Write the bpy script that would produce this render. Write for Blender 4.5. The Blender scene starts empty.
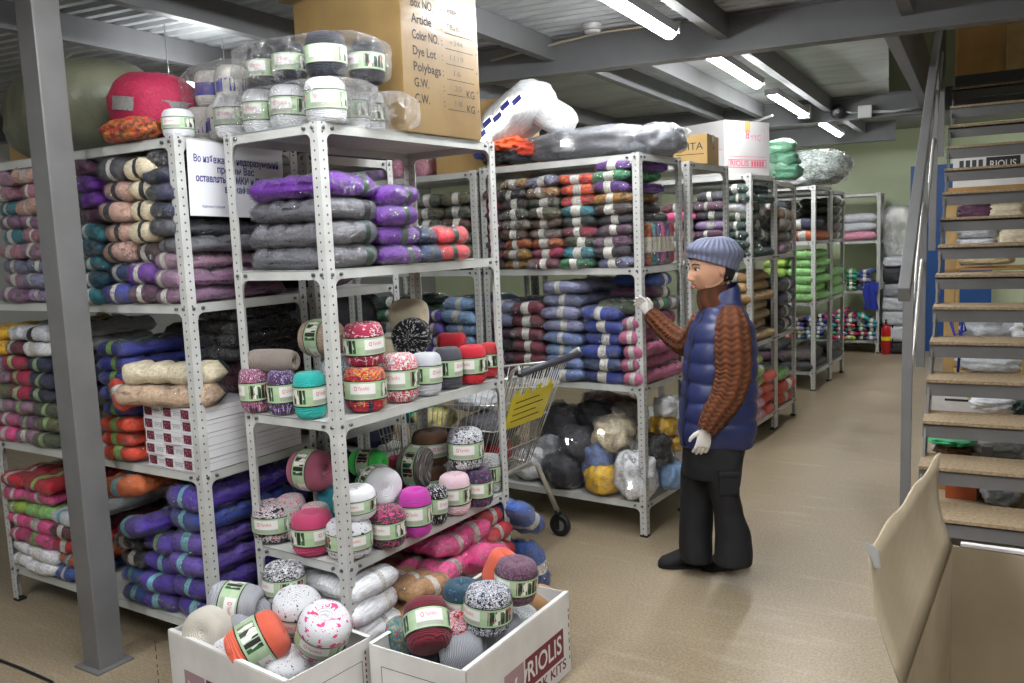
import bpy, bmesh, math, random
from mathutils import Vector, Matrix, Euler, noise
from math import sin, cos, pi, sqrt, atan2, radians
random.seed(7)
sc = bpy.context.scene
col = bpy.data.collections.new('scene'); sc.collection.children.link(col)

# ------------------------------------------------------------------ camera
F_PX = 849.8165; YAW = .5582; PITCH = .1199; ROLL = -.04
CAM = Vector((1.7221, -4.0223, 1.5925))
fwd = Vector((-sin(YAW)*cos(PITCH), cos(YAW)*cos(PITCH), -sin(PITCH)))
r0 = Vector((cos(YAW), sin(YAW), 0)); u0 = r0.cross(fwd)
rgt = cos(ROLL)*r0 + sin(ROLL)*u0; upv = -sin(ROLL)*r0 + cos(ROLL)*u0
cd = bpy.data.cameras.new('camera'); cam = bpy.data.objects.new('camera', cd); sc.collection.objects.link(cam)
cd.sensor_width = 36; cd.lens = 36*F_PX/1024; cd.clip_start = .02; cd.clip_end = 60
M = Matrix((rgt, upv, -fwd)).transposed().to_4x4(); M.translation = CAM
cam.matrix_world = M
sc.camera = cam
sc.cycles.transparent_max_bounces = 24; sc.cycles.max_bounces = 10

def ray(px, py): return fwd + (px-512)/F_PX*rgt - (py-341.5)/F_PX*upv
def atz(px, py, z): d = ray(px, py); return CAM + d*((z-CAM.z)/d.z)
def aty(px, py, y): d = ray(px, py); return CAM + d*((y-CAM.y)/d.y)
def atx(px, py, x): d = ray(px, py); return CAM + d*((x-CAM.x)/d.x)

# ------------------------------------------------------------------ colour and materials
def lin(c):
    return c/12.92 if c <= .04045 else ((c+.055)/1.055)**2.4
def rgb(h):
    if isinstance(h, str):
        h = h.lstrip('#'); v = [int(h[i:i+2], 16)/255 for i in (0, 2, 4)]
    else: v = [x/255 for x in h]
    return (lin(v[0]), lin(v[1]), lin(v[2]), 1)
class NT:
    def __init__(s, name):
        s.m = bpy.data.materials.new(name); s.m.use_nodes = True
        s.t = s.m.node_tree; s.n = s.t.nodes; s.b = s.n['Principled BSDF']; s.out = s.n['Material Output']
    def new(s, typ, **kw):
        n = s.n.new(typ)
        for k, v in kw.items():
            if k in n.inputs: n.inputs[k].default_value = v
            else: setattr(n, k, v)
        return n
    def ln(s, a, b): s.t.links.new(a, b)
    def coords(s, kind='Object'): return s.new('ShaderNodeTexCoord').outputs[kind]
    def mapping(s, src, scale=(1, 1, 1), rot=(0, 0, 0), loc=(0, 0, 0)):
        m = s.new('ShaderNodeMapping'); s.ln(src, m.inputs['Vector'])
        m.inputs['Scale'].default_value = scale; m.inputs['Rotation'].default_value = rot; m.inputs['Location'].default_value = loc
        return m.outputs[0]
    def noise(s, src, scale, detail=3, rough=.5):
        n = s.new('ShaderNodeTexNoise'); s.ln(src, n.inputs['Vector'])
        n.inputs['Scale'].default_value = scale; n.inputs['Detail'].default_value = detail; n.inputs['Roughness'].default_value = rough
        return n.outputs[0]
    def ramp(s, src, stops, interp='LINEAR'):
        n = s.new('ShaderNodeValToRGB'); s.ln(src, n.inputs[0]); e = n.color_ramp; e.interpolation = interp
        while len(e.elements) < len(stops): e.elements.new(.5)
        for el, (p, c) in zip(e.elements, stops): el.position = p; el.color = c
        return n.outputs[0]
    def math(s, op, a, b=None, c=None):
        n = s.new('ShaderNodeMath'); n.operation = op
        for i, v in enumerate((a, b, c)):
            if v is None: continue
            if isinstance(v, (int, float)): n.inputs[i].default_value = v
            else: s.ln(v, n.inputs[i])
        return n.outputs[0]
    def mix(s, fac, a, b, mode='MIX'):
        n = s.new('ShaderNodeMix'); n.data_type = 'RGBA'; n.blend_type = mode
        for i, v in ((0, fac), (6, a), (7, b)):
            if isinstance(v, (int, float)): n.inputs[i].default_value = v
            elif isinstance(v, tuple): n.inputs[i].default_value = v
            else: s.ln(v, n.inputs[i])
        return n.outputs[2]
    def bump(s, h, strength=.3, dist=.01, target='Normal'):
        n = s.new('ShaderNodeBump'); n.inputs['Strength'].default_value = strength; n.inputs['Distance'].default_value = dist
        s.ln(h, n.inputs['Height']); s.ln(n.outputs[0], s.b.inputs[target]); return n
    def set(s, **kw):
        for k, v in kw.items(): s.b.inputs[k.replace('_', ' ')].default_value = v
        return s
def simple(name, c, rough=.5, metal=0., nz=0., scale=20, bump=0., coat=0., spread=.25):
    t = NT(name); C = rgb(c); t.set(Roughness=rough, Metallic=metal)
    if coat: t.set(Coat_Weight=coat, Coat_Roughness=.12)
    o = t.coords()
    if nz:
        n = t.noise(o, scale, 4)
        d = tuple(x*(1-nz) for x in C[:3])+(1,); l = tuple(min(1, x*(1+nz)) for x in C[:3])+(1,)
        t.ln(t.ramp(n, [(.5-spread, d), (.5+spread, l)]), t.b.inputs['Base Color'])
        if bump: t.bump(n, bump, .004)
    else:
        t.set(Base_Color=C)
        if bump: t.bump(t.noise(o, scale, 4), bump, .004)
    return t.m

MT = {}
def make_materials():
    # rack paint with punched holes (object space of a post, z up)
    t = NT('rack_post_paint'); o = t.coords(); sp = t.new('ShaderNodeSeparateXYZ'); t.ln(o, sp.inputs[0])
    lat = t.math('SUBTRACT', t.math('MAXIMUM', t.math('ABSOLUTE', sp.outputs[0]), t.math('ABSOLUTE', sp.outputs[1])), .02)
    fz = t.math('MULTIPLY', t.math('SUBTRACT', t.math('FRACT', t.math('MULTIPLY', sp.outputs[2], 33.3)), .5), .03)
    d = t.math('SQRT', t.math('ADD', t.math('POWER', lat, 2), t.math('POWER', fz, 2)))
    k = t.math('LESS_THAN', d, .0037)
    n = t.noise(o, 9, 4)
    base = t.ramp(n, [(.3, rgb('#b9bab6')), (.7, rgb('#cfd1ce'))])
    t.ln(t.mix(k, base, rgb('#23262a')), t.b.inputs['Base Color']); t.set(Roughness=.42)
    MT['post'] = t.m
    t = NT('rack_shelf_paint'); o = t.coords(); n = t.noise(o, 5, 5)
    t.ln(t.ramp(n, [(.3, rgb('#b4b7b3')), (.7, rgb('#cfd1cd'))]), t.b.inputs['Base Color']); t.set(Roughness=.4); MT['shelf'] = t.m
    MT['bolt'] = simple('zinc_bolt', '#6a6d70', .35, .8)
    MT['rackdark'] = simple('dark_back_rack_paint', '#7e8078', .5, 0, .1, 8)
    MT['steel'] = simple('grey_painted_steel', '#757575', .45, 0, .1, 6, .05)
    MT['steel_dark'] = simple('dark_grey_beam_paint', '#646566', .5, 0, .12, 4, .05)
    MT['col'] = simple('column_paint', '#6e6e6e', .42, 0, .14, 7, .08)
    MT['chrome'] = simple('chrome_wire', '#cfcec9', .3, .55)
    MT['black'] = simple('black_plastic', '#1b1c20', .4)
    MT['rubber'] = simple('black_rubber', '#17171a', .6)
    MT['white'] = simple('white_plastic', '#dfe1e0', .4); MT['housing'] = simple('grey_lamp_housing', '#8b8d8e', .5); MT['offwhite'] = simple('aged_white_plastic', '#a9aaa8', .5)
    MT['wood'] = simple('pale_pine', '#b3945f', .6, 0, .2, 6, .1)
    MT['card'] = simple('brown_cardboard', '#a68a5c', .75, 0, .07, 9, .05)
    # floor: worn speckled linoleum
    t = NT('worn_floor'); o = t.coords(); n1 = t.noise(o, 1.3, 6, .6); n2 = t.noise(o, 95, 3, .6); n3 = t.noise(t.mapping(o, (1, 6, 1), (0, 0, .6)), 2.2, 5, .65)
    c1 = t.ramp(n1, [(.28, rgb('#83755f')), (.72, rgb('#a2937b'))])
    c2 = t.mix(t.ramp(n2, [(.42, (0, 0, 0, 1)), (.6, (1, 1, 1, 1))]), rgb('#776851'), rgb('#b2a389'))
    c = t.mix(.38, c1, c2); c = t.mix(t.ramp(n3, [(.55, (0, 0, 0, 1)), (.75, (.35, .35, .35, 1))]), c, rgb('#bcb4a3'))
    t.ln(c, t.b.inputs['Base Color']); t.ln(t.ramp(n1, [(.3, (.28, .28, .28, 1)), (.7, (.5, .5, .5, 1))]), t.b.inputs['Roughness'])
    t.bump(n2, .05, .002); MT['floor'] = t.m
    t = NT('green_wall_paint'); o = t.coords(); n = t.noise(o, .9, 5)
    t.ln(t.ramp(n, [(.3, rgb('#cfdcb2')), (.7, rgb('#dbe6c4'))]), t.b.inputs['Base Color']); t.set(Roughness=.7); MT['green'] = t.m
    MT['whitewall'] = simple('pale_wall_paint', '#8f918c', .8, 0, .06, 2)
    # foil faced deck
    t = NT('foil_deck'); o = t.coords(); n = t.noise(t.mapping(o, (.6, 3, 1)), 2.5, 6, .6); n2 = t.noise(t.mapping(o, (2, 14, 1)), 3, 4)
    t.ln(t.ramp(n, [(.3, rgb('#8b8f92')), (.6, rgb('#b3b7b8')), (.8, rgb('#c8cac8'))]), t.b.inputs['Base Color'])
    t.set(Metallic=.35, Roughness=.42); t.bump(n2, .35, .02); MT['deck'] = t.m
    t = NT('rust_streaked_deck'); o = t.coords(); n = t.noise(t.mapping(o, (.6, 2, 1)), 2.0, 6, .6)
    t.ln(t.ramp(n, [(.32, rgb('#8c8a86')), (.5, rgb('#a2a4a2')), (.75, rgb('#b4bab6'))]), t.b.inputs['Base Color'])
    t.set(Metallic=.25, Roughness=.45); t.bump(n, .25, .02); MT['deck2'] = t.m
    t = NT('fluorescent_tube'); t.set(Base_Color=(1, 1, 1, 1)); t.b.inputs['Emission Color'].default_value = (.97, .98, 1, 1); t.b.inputs['Emission Strength'].default_value = 120.; MT['tube'] = t.m
    # clear plastic film: mostly transparent, glossy, white along the creases also paints in the glints
    def film(name, haze, crease, sc_, fres=.5, pw=2.5):
        t = NT(name); o = t.coords(); oi = t.new('ShaderNodeObjectInfo'); vm = t.new('ShaderNodeVectorMath'); vm.operation = 'ADD'; t.ln(o, vm.inputs[0]); t.ln(oi.outputs['Random'], vm.inputs[1])
        n = t.noise(vm.outputs[0], sc_, 5, .6); n2 = t.noise(vm.outputs[0], sc_*.45, 3, .6)
        ridge = t.math('SUBTRACT', 1, t.math('MULTIPLY', t.math('ABSOLUTE', t.math('SUBTRACT', n, .5)), 9))
        ridge = t.math('MAXIMUM', ridge, 0); ridge = t.math('POWER', ridge, pw)
        ridge = t.math('MULTIPLY', ridge, t.ramp(n2, [(.42, (0, 0, 0, 1)), (.6, (1, 1, 1, 1))]))
        bp = t.new('ShaderNodeBump'); bp.inputs['Strength'].default_value = 1.; bp.inputs['Distance'].default_value = .03; t.ln(t.math('ADD', n, t.math('MULTIPLY', ridge, .4)), bp.inputs['Height'])
        gl = t.new('ShaderNodeBsdfGlossy'); gl.inputs['Roughness'].default_value = .22; gl.inputs['Color'].default_value = (1, 1, 1, 1)
        df = t.new('ShaderNodeBsdfDiffuse'); df.inputs['Color'].default_value = (.9, .91, .93, 1)
        tr = t.new('ShaderNodeBsdfTransparent'); tr.inputs['Color'].default_value = (1, 1, 1, 1)
        t.ln(bp.outputs[0], gl.inputs['Normal']); t.ln(bp.outputs[0], df.inputs['Normal'])
        m1 = t.new('ShaderNodeMixShader'); t.ln(df.outputs[0], m1.inputs[1]); t.ln(gl.outputs[0], m1.inputs[2]); m1.inputs[0].default_value = .65
        m2 = t.new('ShaderNodeMixShader'); t.ln(tr.outputs[0], m2.inputs[1]); t.ln(m1.outputs[0], m2.inputs[2])
        fr = t.new('ShaderNodeFresnel'); fr.inputs['IOR'].default_value = 1.45; t.ln(bp.outputs[0], fr.inputs['Normal'])
        t.ln(t.math('MINIMUM', t.math('ADD', t.math('ADD', t.math('MULTIPLY', fr.outputs[0], fres), haze), t.math('MULTIPLY', ridge, crease)), 1), m2.inputs[0]); t.ln(m2.outputs[0], t.out.inputs['Surface']); return t.m
    MT['film'] = film('clear_film', .02, .4, 13); MT['wrap'] = film('shrink_film', .0, .75, 30, .36, 5.); MT['haze'] = film('hazy_film', .22, .5, 7)
make_materials()

# ------------------------------------------------------------------ mesh helpers
class MB:
    def __init__(s): s.bm = bmesh.new(); s.mi = 0; s.uv = None
    def quad(s, pts, smooth=False):
        vs = [s.bm.verts.new(p) for p in pts]; f = s.bm.faces.new(vs); f.material_index = s.mi; f.smooth = smooth; return f
    def box(s, x0, y0, z0, x1, y1, z1, bev=0., mat=None):
        bm = bmesh.new(); bmesh.ops.create_cube(bm, size=1)
        bmesh.ops.scale(bm, vec=(abs(x1-x0), abs(y1-y0), abs(z1-z0)), verts=bm.verts)
        if bev: bmesh.ops.bevel(bm, geom=bm.edges[:], offset=bev, segments=2, affect='EDGES', profile=.7)
        bmesh.ops.translate(bm, vec=((x0+x1)/2, (y0+y1)/2, (z0+z1)/2), verts=bm.verts)
        s.merge(bm, mat); return s
    def merge(s, bm, mat=None, smooth=None):
        mp = {}
        for v in bm.verts: mp[v] = s.bm.verts.new(mat @ v.co if mat is not None else v.co)
        for f in bm.faces:
            try: g = s.bm.faces.new([mp[v] for v in f.verts])
            except ValueError: continue
            g.material_index = s.mi; g.smooth = f.smooth if smooth is None else smooth
        bm.free()
    def beam(s, a, b, w, h, bev=0.):       # rectangular bar from a to b, w sideways, h upward
        a = Vector(a); b = Vector(b); d = (b-a); L = d.length; d.normalize()
        up = Vector((0, 0, 1)) if abs(d.z) < .95 else Vector((0, 1, 0))
        x = d.cross(up).normalized(); y = x.cross(d).normalized()
        R = Matrix((x, d, y)).transposed().to_4x4(); R.translation = (a+b)/2
        return s.box(-w/2, -L/2, -h/2, w/2, L/2, h/2, bev, R)
    def rings(s, rings, cap0=True, cap1=True, smooth=True, closed=True):
        R = [[s.bm.verts.new(p) for p in r] for r in rings]; n = len(R[0])
        for a, b in zip(R, R[1:]):
            for i in range(n if closed else n-1):
                j = (i+1) % n; f = s.bm.faces.new((a[i], a[j], b[j], b[i])); f.smooth = smooth; f.material_index = s.mi
        if cap0: f = s.bm.faces.new(R[0][::-1]); f.material_index = s.mi; f.smooth = smooth
        if cap1: f = s.bm.faces.new(R[-1]); f.material_index = s.mi; f.smooth = smooth
        return R
    def tube(s, pts, r, n=8, cap=True, closed=False):
        pts = [Vector(p) for p in pts]; out = []; N = len(pts); prev = None
        for i, p in enumerate(pts):
            if closed: d = pts[(i+1) % N]-pts[i-1]
            else: d = (pts[min(i+1, N-1)]-pts[max(i-1, 0)])
            d.normalize()
            if prev is None: q = d.orthogonal().normalized()
            else: q = (prev-d*prev.dot(d)).normalized()
            prev = q; w = d.cross(q); rr = r[i] if isinstance(r, (list, tuple)) else r
            out.append([p+rr*(cos(2*pi*k/n)*q+sin(2*pi*k/n)*w) for k in range(n)])
        if closed: out.append(out[0]); s.rings(out, False, False)
        else: s.rings(out, cap, cap)
        return s
    def lathe(s, prof, n=24, mat=None, cap0=True, cap1=True, smooth=True):
        rs = [[(mat @ Vector((r*cos(2*pi*k/n), r*sin(2*pi*k/n), z))) if mat is not None else Vector((r*cos(2*pi*k/n), r*sin(2*pi*k/n), z)) for k in range(n)] for r, z in prof]
        s.rings(rs, cap0, cap1, smooth); return s
    def prism(s, poly, axis, a, b):        # polygon in the two other axes, extruded from a to b
        def P(u, v, w): return {'x': (w, u, v), 'y': (u, w, v), 'z': (u, v, w)}[axis]
        s.rings([[P(u, v, a) for u, v in poly], [P(u, v, b) for u, v in poly]], smooth=False); return s
    def mesh(s, name, mats):
        bmesh.ops.recalc_face_normals(s.bm, faces=s.bm.faces[:])
        me = bpy.data.meshes.new(name); s.bm.to_mesh(me); s.bm.free()
        for m in (mats if isinstance(mats, (list, tuple)) else [mats]): me.materials.append(m)
        return me
    def obj(s, name, mats, parent=None, loc=None, mat=None):
        return place(name, s.mesh(name, mats), parent, loc, mat)
def place(name, me, parent=None, loc=None, mat=None):
    o = bpy.data.objects.new(name, me); col.objects.link(o)
    if parent is not None: o.parent = parent
    if mat is not None: o.matrix_world = mat
    elif loc is not None: o.location = loc
    return o
def empty(name, loc=(0, 0, 0), rz=0, mat=None):
    o = bpy.data.objects.new(name, None); col.objects.link(o); o.empty_display_size = .05
    if mat is not None: o.matrix_world = mat
    else: o.location = loc; o.rotation_euler = (0, 0, rz)
    return o
def tag(o, label, cat, group=None, kind=None):
    o['label'] = label; o['category'] = cat
    if group: o['group'] = group
    if kind: o['kind'] = kind
    return o
def struct(o): o['kind'] = 'structure'; return o

# ------------------------------------------------------------------ the setting
m = MB(); m.quad([(-7, -8, 0), (5, -8, 0), (5, 8.3, 0), (-7, 8.3, 0)]); struct(m.obj('floor', MT['floor']))
WR = .08
def wall(name, a, b, h, mt, th=.12):
    m = MB(); m.beam((a[0], a[1], h/2), (b[0], b[1], h/2), th, h); return struct(m.obj(name, mt))
wall('wall_back', (-7, 7.55), (5, 8.35), 5, MT['green'])
wall('wall_left', (-7, -8), (-7, 8.2), 5, MT['whitewall'])
wall('wall_right', (5, -8), (5, 8.2), 5, MT['whitewall'])
wall('wall_front', (-7, -8), (5, -8), 5, MT['whitewall'])
BR = .14                                   # the ceiling steel is turned a little against the racks
def bx(x, y):                              # ceiling frame: x along the main beams, y across, origin under the first beam
    return Vector((cos(BR)*x-sin(BR)*y, .82+sin(BR)*x+cos(BR)*y, 0))
DECK = 2.79
# corrugated deck in front of the first main beam, flat foil sheets behind it
m = MB(); prof = []
y = -8.6
while y < .02:
    prof += [(y, DECK), (y+.035, DECK), (y+.05, DECK+.022), (y+.085, DECK+.022)]; y += .1
prof.append((y, DECK))
rs = []
for X in (-8, 6): rs.append([bx(X, yy)+Vector((0, 0, z)) for yy, z in prof])
m.rings(rs, False, False, smooth=False, closed=False)
struct(m.obj('ceiling', MT['deck']))
m = MB()
def sheet(x0, y0, x1, y1, z=DECK):
    for i in range(1):
        a = [bx(x0, y0), bx(x1, y0), bx(x1, y1), bx(x0, y1)]
        m.rings([[p+Vector((0, 0, z)) for p in a], [p+Vector((0, 0, z+.1)) for p in a]], smooth=False)
y = .02
while y < 8.2:
    sheet(-8, y, 1.02, y+.965, DECK+random.uniform(0, .008)); y += .97
sheet(1.02, 5.2, 6, 8.2); sheet(2.75, .02, 6, 5.2)
struct(m.obj('ceiling', MT['deck2']))
m = MB(); m.box(-8, -8.5, 5.0, 6, 8.6, 5.1); struct(m.obj('ceiling', MT['whitewall']))
def ibeam(name, x0, x1, y, z0, h, w=.11, tf=.012):
    m = MB()
    for (aw, za, zb) in ((w, z0, z0+tf), (.014, z0+tf, z0+h-tf), (w, z0+h-tf, z0+h)):
        p = [bx(x0, y-aw/2), bx(x1, y-aw/2), bx(x1, y+aw/2), bx(x0, y+aw/2)]
        m.rings([[q+Vector((0, 0, za)) for q in p], [q+Vector((0, 0, zb)) for q in p]], smooth=False)
    return struct(m.obj(name, MT['steel_dark']))
def chan(name, x, y0, y1, z0, h, w=.06):
    by = lambda x, y: Vector((x-.05*y, .82+y+BR*x, 0))
    m = MB(); p = [by(x-w/2, y0), by(x+w/2, y0), by(x+w/2, y1), by(x-w/2, y1)]
    m.rings([[q+Vector((0, 0, z0)) for q in p], [q+Vector((0, 0, z0+h)) for q in p]], smooth=False)
    return struct(m.obj(name, MT['steel_dark']))
ibeam('beam_1', -8, 6, 0, 2.575, .215)
ibeam('beam_2', -8, 6, 3.75, 2.575, .215)
ibeam('beam_3', -8, 1.1, 6.0, 2.56, .23)
ibeam('beam_4', -8, 6, -4.1, 2.575, .215)
for i, (x, y0, y1) in enumerate(((-2.55, -8, 0), (-1.78, -8, 0), (-.86, -8, 0), (.17, -8, 0), (1.1, -8, 0), (2.0, -8, 0), (-.82, .01, 3.7), (-.44, .01, 3.7), (.17, .01, 3.7), (.2, 3.8, 6), (-1.9, .01, 3.7), (-1.9, 3.8, 6))):
    chan('beam_%d' % (i+5), x, y0, y1, 2.66, .13)
m = MB(); m.beam((.985, 1.0, 2.74), (.72, 5.9, 2.74), .07, .2); m.beam((1.04, 1.0, 2.8), (.77, 5.9, 2.8), .012, .42)
struct(m.obj('trim_1', MT['steel']))
m = MB(); m.box(-1.414, -2.256, 0, -1.309, -2.152, DECK+.02, .006); struct(m.obj('column', MT['col']))
m = MB(); m.box(-1.44, -2.28, 0, -1.285, -2.126, .008); struct(m.obj('column_base', MT['col']))

# lights -------------------------------------------------------------
def light(x, y0, y1, z=2.6, label='', grp='fluorescent ceiling lights'):
    a = Vector((x-.06*y0, y0, 0)); b = Vector((x-.06*y1, y1, 0)); d = (b-a); L = d.length
    e = empty('ceiling_light', (a+b)/2+Vector((0, 0, z)), .06); tag(e, label, 'ceiling light', grp)
    m = MB(); m.prism([(-.05, .06), (-.038, .022), (.038, .022), (.05, .06)], 'y', -L/2, L/2)
    m.box(-.055, -L/2-.012, .015, .055, -L/2, .062, .004); m.box(-.055, L/2, .015, .055, L/2+.012, .062, .004)
    m.obj('housing', MT['housing'], e)
    m = MB(); m.prism([(.034*cos(k*pi/8-pi), .022+.03*sin(k*pi/8-pi)) for k in range(9)], 'y', -L/2, L/2); m.obj('diffuser', MT['tube'], e)
    return e
light(.065, -.95, .33, label='bright fluorescent ceiling light in front of the first grey ceiling beam, the largest one')
light(.095, .99, 2.25, label='fluorescent ceiling light just behind the first big ceiling beam')
light(.09, 2.79, 4.2, label='third fluorescent ceiling light along the aisle, with white end box')
light(.125, 5.02, 6.3, label='small far fluorescent ceiling light nearest the green wall')
for x, y in ((-.03, -2.4), (-.03, -4.1), (1.9, -1.6), (1.9, -3.4), (-1.5, -4.0), (-2.4, 1.75), (3.55, 6.2)):  # last one added out of frame to brighten the green back wall
    light(x, y-.63, y+.63, label='fluorescent ceiling light out of view')  # the outermost one left of the camera is added to light the left rack
w = bpy.data.worlds.new('world'); sc.world = w; w.use_nodes = True
w.node_tree.nodes['Background'].inputs[0].default_value = (.92, .95, 1, 1); w.node_tree.nodes['Background'].inputs[1].default_value = .14
sc.view_settings.view_transform = 'Standard'; sc.view_settings.look = 'None'; sc.view_settings.exposure = 0.

# ------------------------------------------------------------------ racks
def post_mesh(h, dark=False):
    m = MB(); w = .038; t = .003
    m.prism([(0, 0), (w, 0), (w, t), (t, t), (t, w), (0, w)], 'z', 0, h)
    return m.mesh('post', MT['post'])
def shelf_mesh(w, d, lip=.034):
    m = MB(); x0, x1, y0, y1 = -w+.003, -.003, .003, d-.003; t = .0025
    m.box(x0, y0, -t-.002, x1, y1, -.002)
    for a in ((x0, y0, x1, y0+t), (x0, y1-t, x1, y1), (x0, y0, x0+t, y1), (x1-t, y0, x1, y1)):
        m.box(a[0], a[1], -lip, a[2], a[3], 0)
    for s in (y0+.018, y1-.018):
        m.box(x0, s-.001, -lip, x1, s+.001, -lip+.003)
    # rounded corner brackets and bolts
    m.mi = 0
    for sx, X in ((1, x0), (-1, x1)):
        for sy, Y in ((1, y0), (-1, y1)):
            yy = Y-sy*.0015
            def tri(A, B, Cc, off):
                pass
            m.mi = 1
            for bxp in (.02, .062):
                R = Matrix.Translation((X+sx*bxp, yy-sy*.003, -lip*.5)) @ Matrix.Rotation(pi/2, 4, 'X')
                m.lathe([(.0065, -.004), (.0065, .004)], 8, R)
            for byp in (.02, .062):
                R = Matrix.Translation((X-sx*.0035, Y+sy*byp, -lip*.5)) @ Matrix.Rotation(pi/2, 4, 'Y')
                m.lathe([(.0065, -.004), (.0065, .004)], 8, R)
            m.mi = 0
            # gusset fillets in the front/back and side planes
            r = .03
            arc = [(X+sx*(.038+r-r*sin(k*pi/8)), -lip-(r-r*cos(k*pi/8)) if False else -lip-r+r*cos(pi/2-k*pi/8) if False else -lip-(r-r*sin(pi/2-k*pi/8)) ) for k in range(0)]
            ps = [(X+sx*.036, -lip), (X+sx*(.036+r), -lip)]+[(X+sx*(.036+r-r*sin(k*pi/8)), -lip-r+r*cos(k*pi/8)) for k in range(1, 5)]
            m.prism([(a, b) for a, b in ps], 'y', Y, Y+sy*t)
            ps = [(Y+sy*.036, -lip), (Y+sy*(.036+r), -lip)]+[(Y+sy*(.036+r-r*sin(k*pi/8)), -lip-r+r*cos(k*pi/8)) for k in range(1, 5)]
            m.prism([(a, b) for a, b in ps], 'x', X, X+sx*t)
    return m.mesh('shelf', [MT['shelf'], MT['bolt']])
_pm = {}
class Rack:
    def __init__(s, x, y, t, w, d, h, zs, label, grp='white perforated steel shelving racks'):
        s.o = Vector((x, y, 0)); s.t = t; s.w = w; s.d = d; s.zs = zs; s.h = h
        s.M = Matrix.Translation(s.o) @ Matrix.Rotation(t, 4, 'Z')
        e = s.e = empty('storage_rack', mat=s.M); tag(e, label, 'shelving rack', grp)
        if h not in _pm: _pm[h] = post_mesh(h)
        sm = shelf_mesh(w, d)
        for sx, X in ((1, -w), (-1, 0)):
            for sy, Y in ((1, 0), (-1, d)):
                p = place('post', _pm[h], e, (X, Y, 0)); p.scale = (sx, sy, 1)
                m = MB(); m.box(-.002, -.002, 0, .04, .04, .012, .003)
                f = m.obj('foot', MT['rubber'], p)
        for z in zs: place('shelf', sm, e, (0, 0, z))
    def P(s, u, v, z): return s.M @ Vector((-u, v, z))
    def u(s, px, py):           # distance from the right post along the front face
        d = ray(px, py); n = s.M.to_3x3() @ Vector((0, 1, 0)); t = (s.o-CAM).dot(n)/d.dot(n)
        q = s.M.inverted() @ (CAM+d*t); return -q.x, q.z
    def v(s, px, py):           # same on the right side face
        d = ray(px, py); n = s.M.to_3x3() @ Vector((1, 0, 0)); t = (s.o-CAM).dot(n)/d.dot(n)
        q = s.M.inverted() @ (CAM+d*t); return q.y, q.z
R0 = Rack(-.886, -2.041, -.005, 1.452, .584, 2.0045, (2.0, 1.404, .773, .174), 'long white rack at the left edge behind the grey column, full of wrapped yarn')
R1 = Rack(-.2937, -1.9377, -.0408, .4798, 1.0007, 2.0, (1.998, 1.5154, .9946, .4859, .085), 'white rack at the front centre carrying big label-banded yarn balls')
R2 = Rack(0, 0, -.0534, .998, .522, 2.0, (1.995, 1.4227, .808, .184), 'white rack whose corner post the woman is touching')
R2L = Rack(-1.03, .055, -.0534, .998, .522, 1.99, (1.985, 1.4227, .808, .184), 'white rack half hidden between the front rack and the woman\'s rack')
R2B = Rack(.045, .60, -.0534, .998, .60, 1.985, (1.98, 1.41, .80, .184), 'white rack standing back to back behind the woman\'s rack')
R3 = Rack(-.0552, 2.1382, -.03, .998, .593, 1.993, (1.988, 1.39, .755, .155), 'white rack with dark green yarn, right behind the woman\'s hat')
R3B = Rack(-.037, 2.74, -.03, .998, .575, 1.96, (1.955, 1.39, .755, .155), 'grey rack standing back to back behind the dark green yarn rack')
R4 = Rack(-.1169, 4.4725, -.03, .998, .64, 1.99, (1.985, 1.46, .87, .189), 'white rack with light green yarn packs further along the aisle')
R4B = Rack(-.097, 5.13, -.03, .998, .566, 1.96, (1.955, 1.46, .87, .189), 'grey rack standing back to back behind the light green yarn rack')
R5 = Rack(.0473, 7.25, .05, 1.3, .42, 1.98, (1.975, 1.401, .786, .162), 'far white rack standing against the green wall')

# ------------------------------------------------------------------ stairs
SR = .05
SM = Matrix.Translation((1.235, .40, 0)) @ Matrix.Rotation(SR, 4, 'Z')
H, G, NW, SW = .18, .27, 16, 1.15
st = empty('staircase', mat=SM); tag(st, 'grey steel staircase with bare chipboard treads rising at the right', 'staircase')
t = NT('chipboard_tread'); o = t.coords(); n = t.noise(o, 60, 4, .7)
t.ln(t.ramp(n, [(.35, rgb('#8f7a5c')), (.65, rgb('#b5a184'))]), t.b.inputs['Base Color']); t.set(Roughness=.7); MT['chip'] = t.m
m = MB(); m.box(0, -.02, -.018, SW, G+.01, .0, .003); tb = m.mesh('tread_board', [MT['chip']])
m = MB(); m.box(.0, 0, -.095, SW, .012, -.018); m.box(0, 0, -.03, SW, G, -.019); m.box(0, G-.03, -.06, SW, G-.02, -.019); tf = m.mesh('tread', [MT['steel']])
for i in range(NW-1):
    a = place('tread', tf, st, (0, i*G, (i+1)*H)); place('tread_board', tb, a)
for x in (0.012, SW-.012):
    m = MB(); pts = []
    sl = H/G
    lo = [(.06, 0), (.2, 0), (G*NW, H*NW-.16)]
    poly = [(.02, 0.0)]
    for i in range(NW-1): poly += [(i*G+.012, (i+1)*H-.03), (i*G+G*.55, (i+1)*H-.03)]
    poly += [((NW-1)*G, NW*H-.05), ((NW-1)*G, NW*H-.3), (.16, -.0)]
    m.prism(poly, 'x', x-.006, x+.006); m.obj('stringer', MT['steel'], st)
def sp(x, y, z): return Vector((x, y, z))
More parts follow.
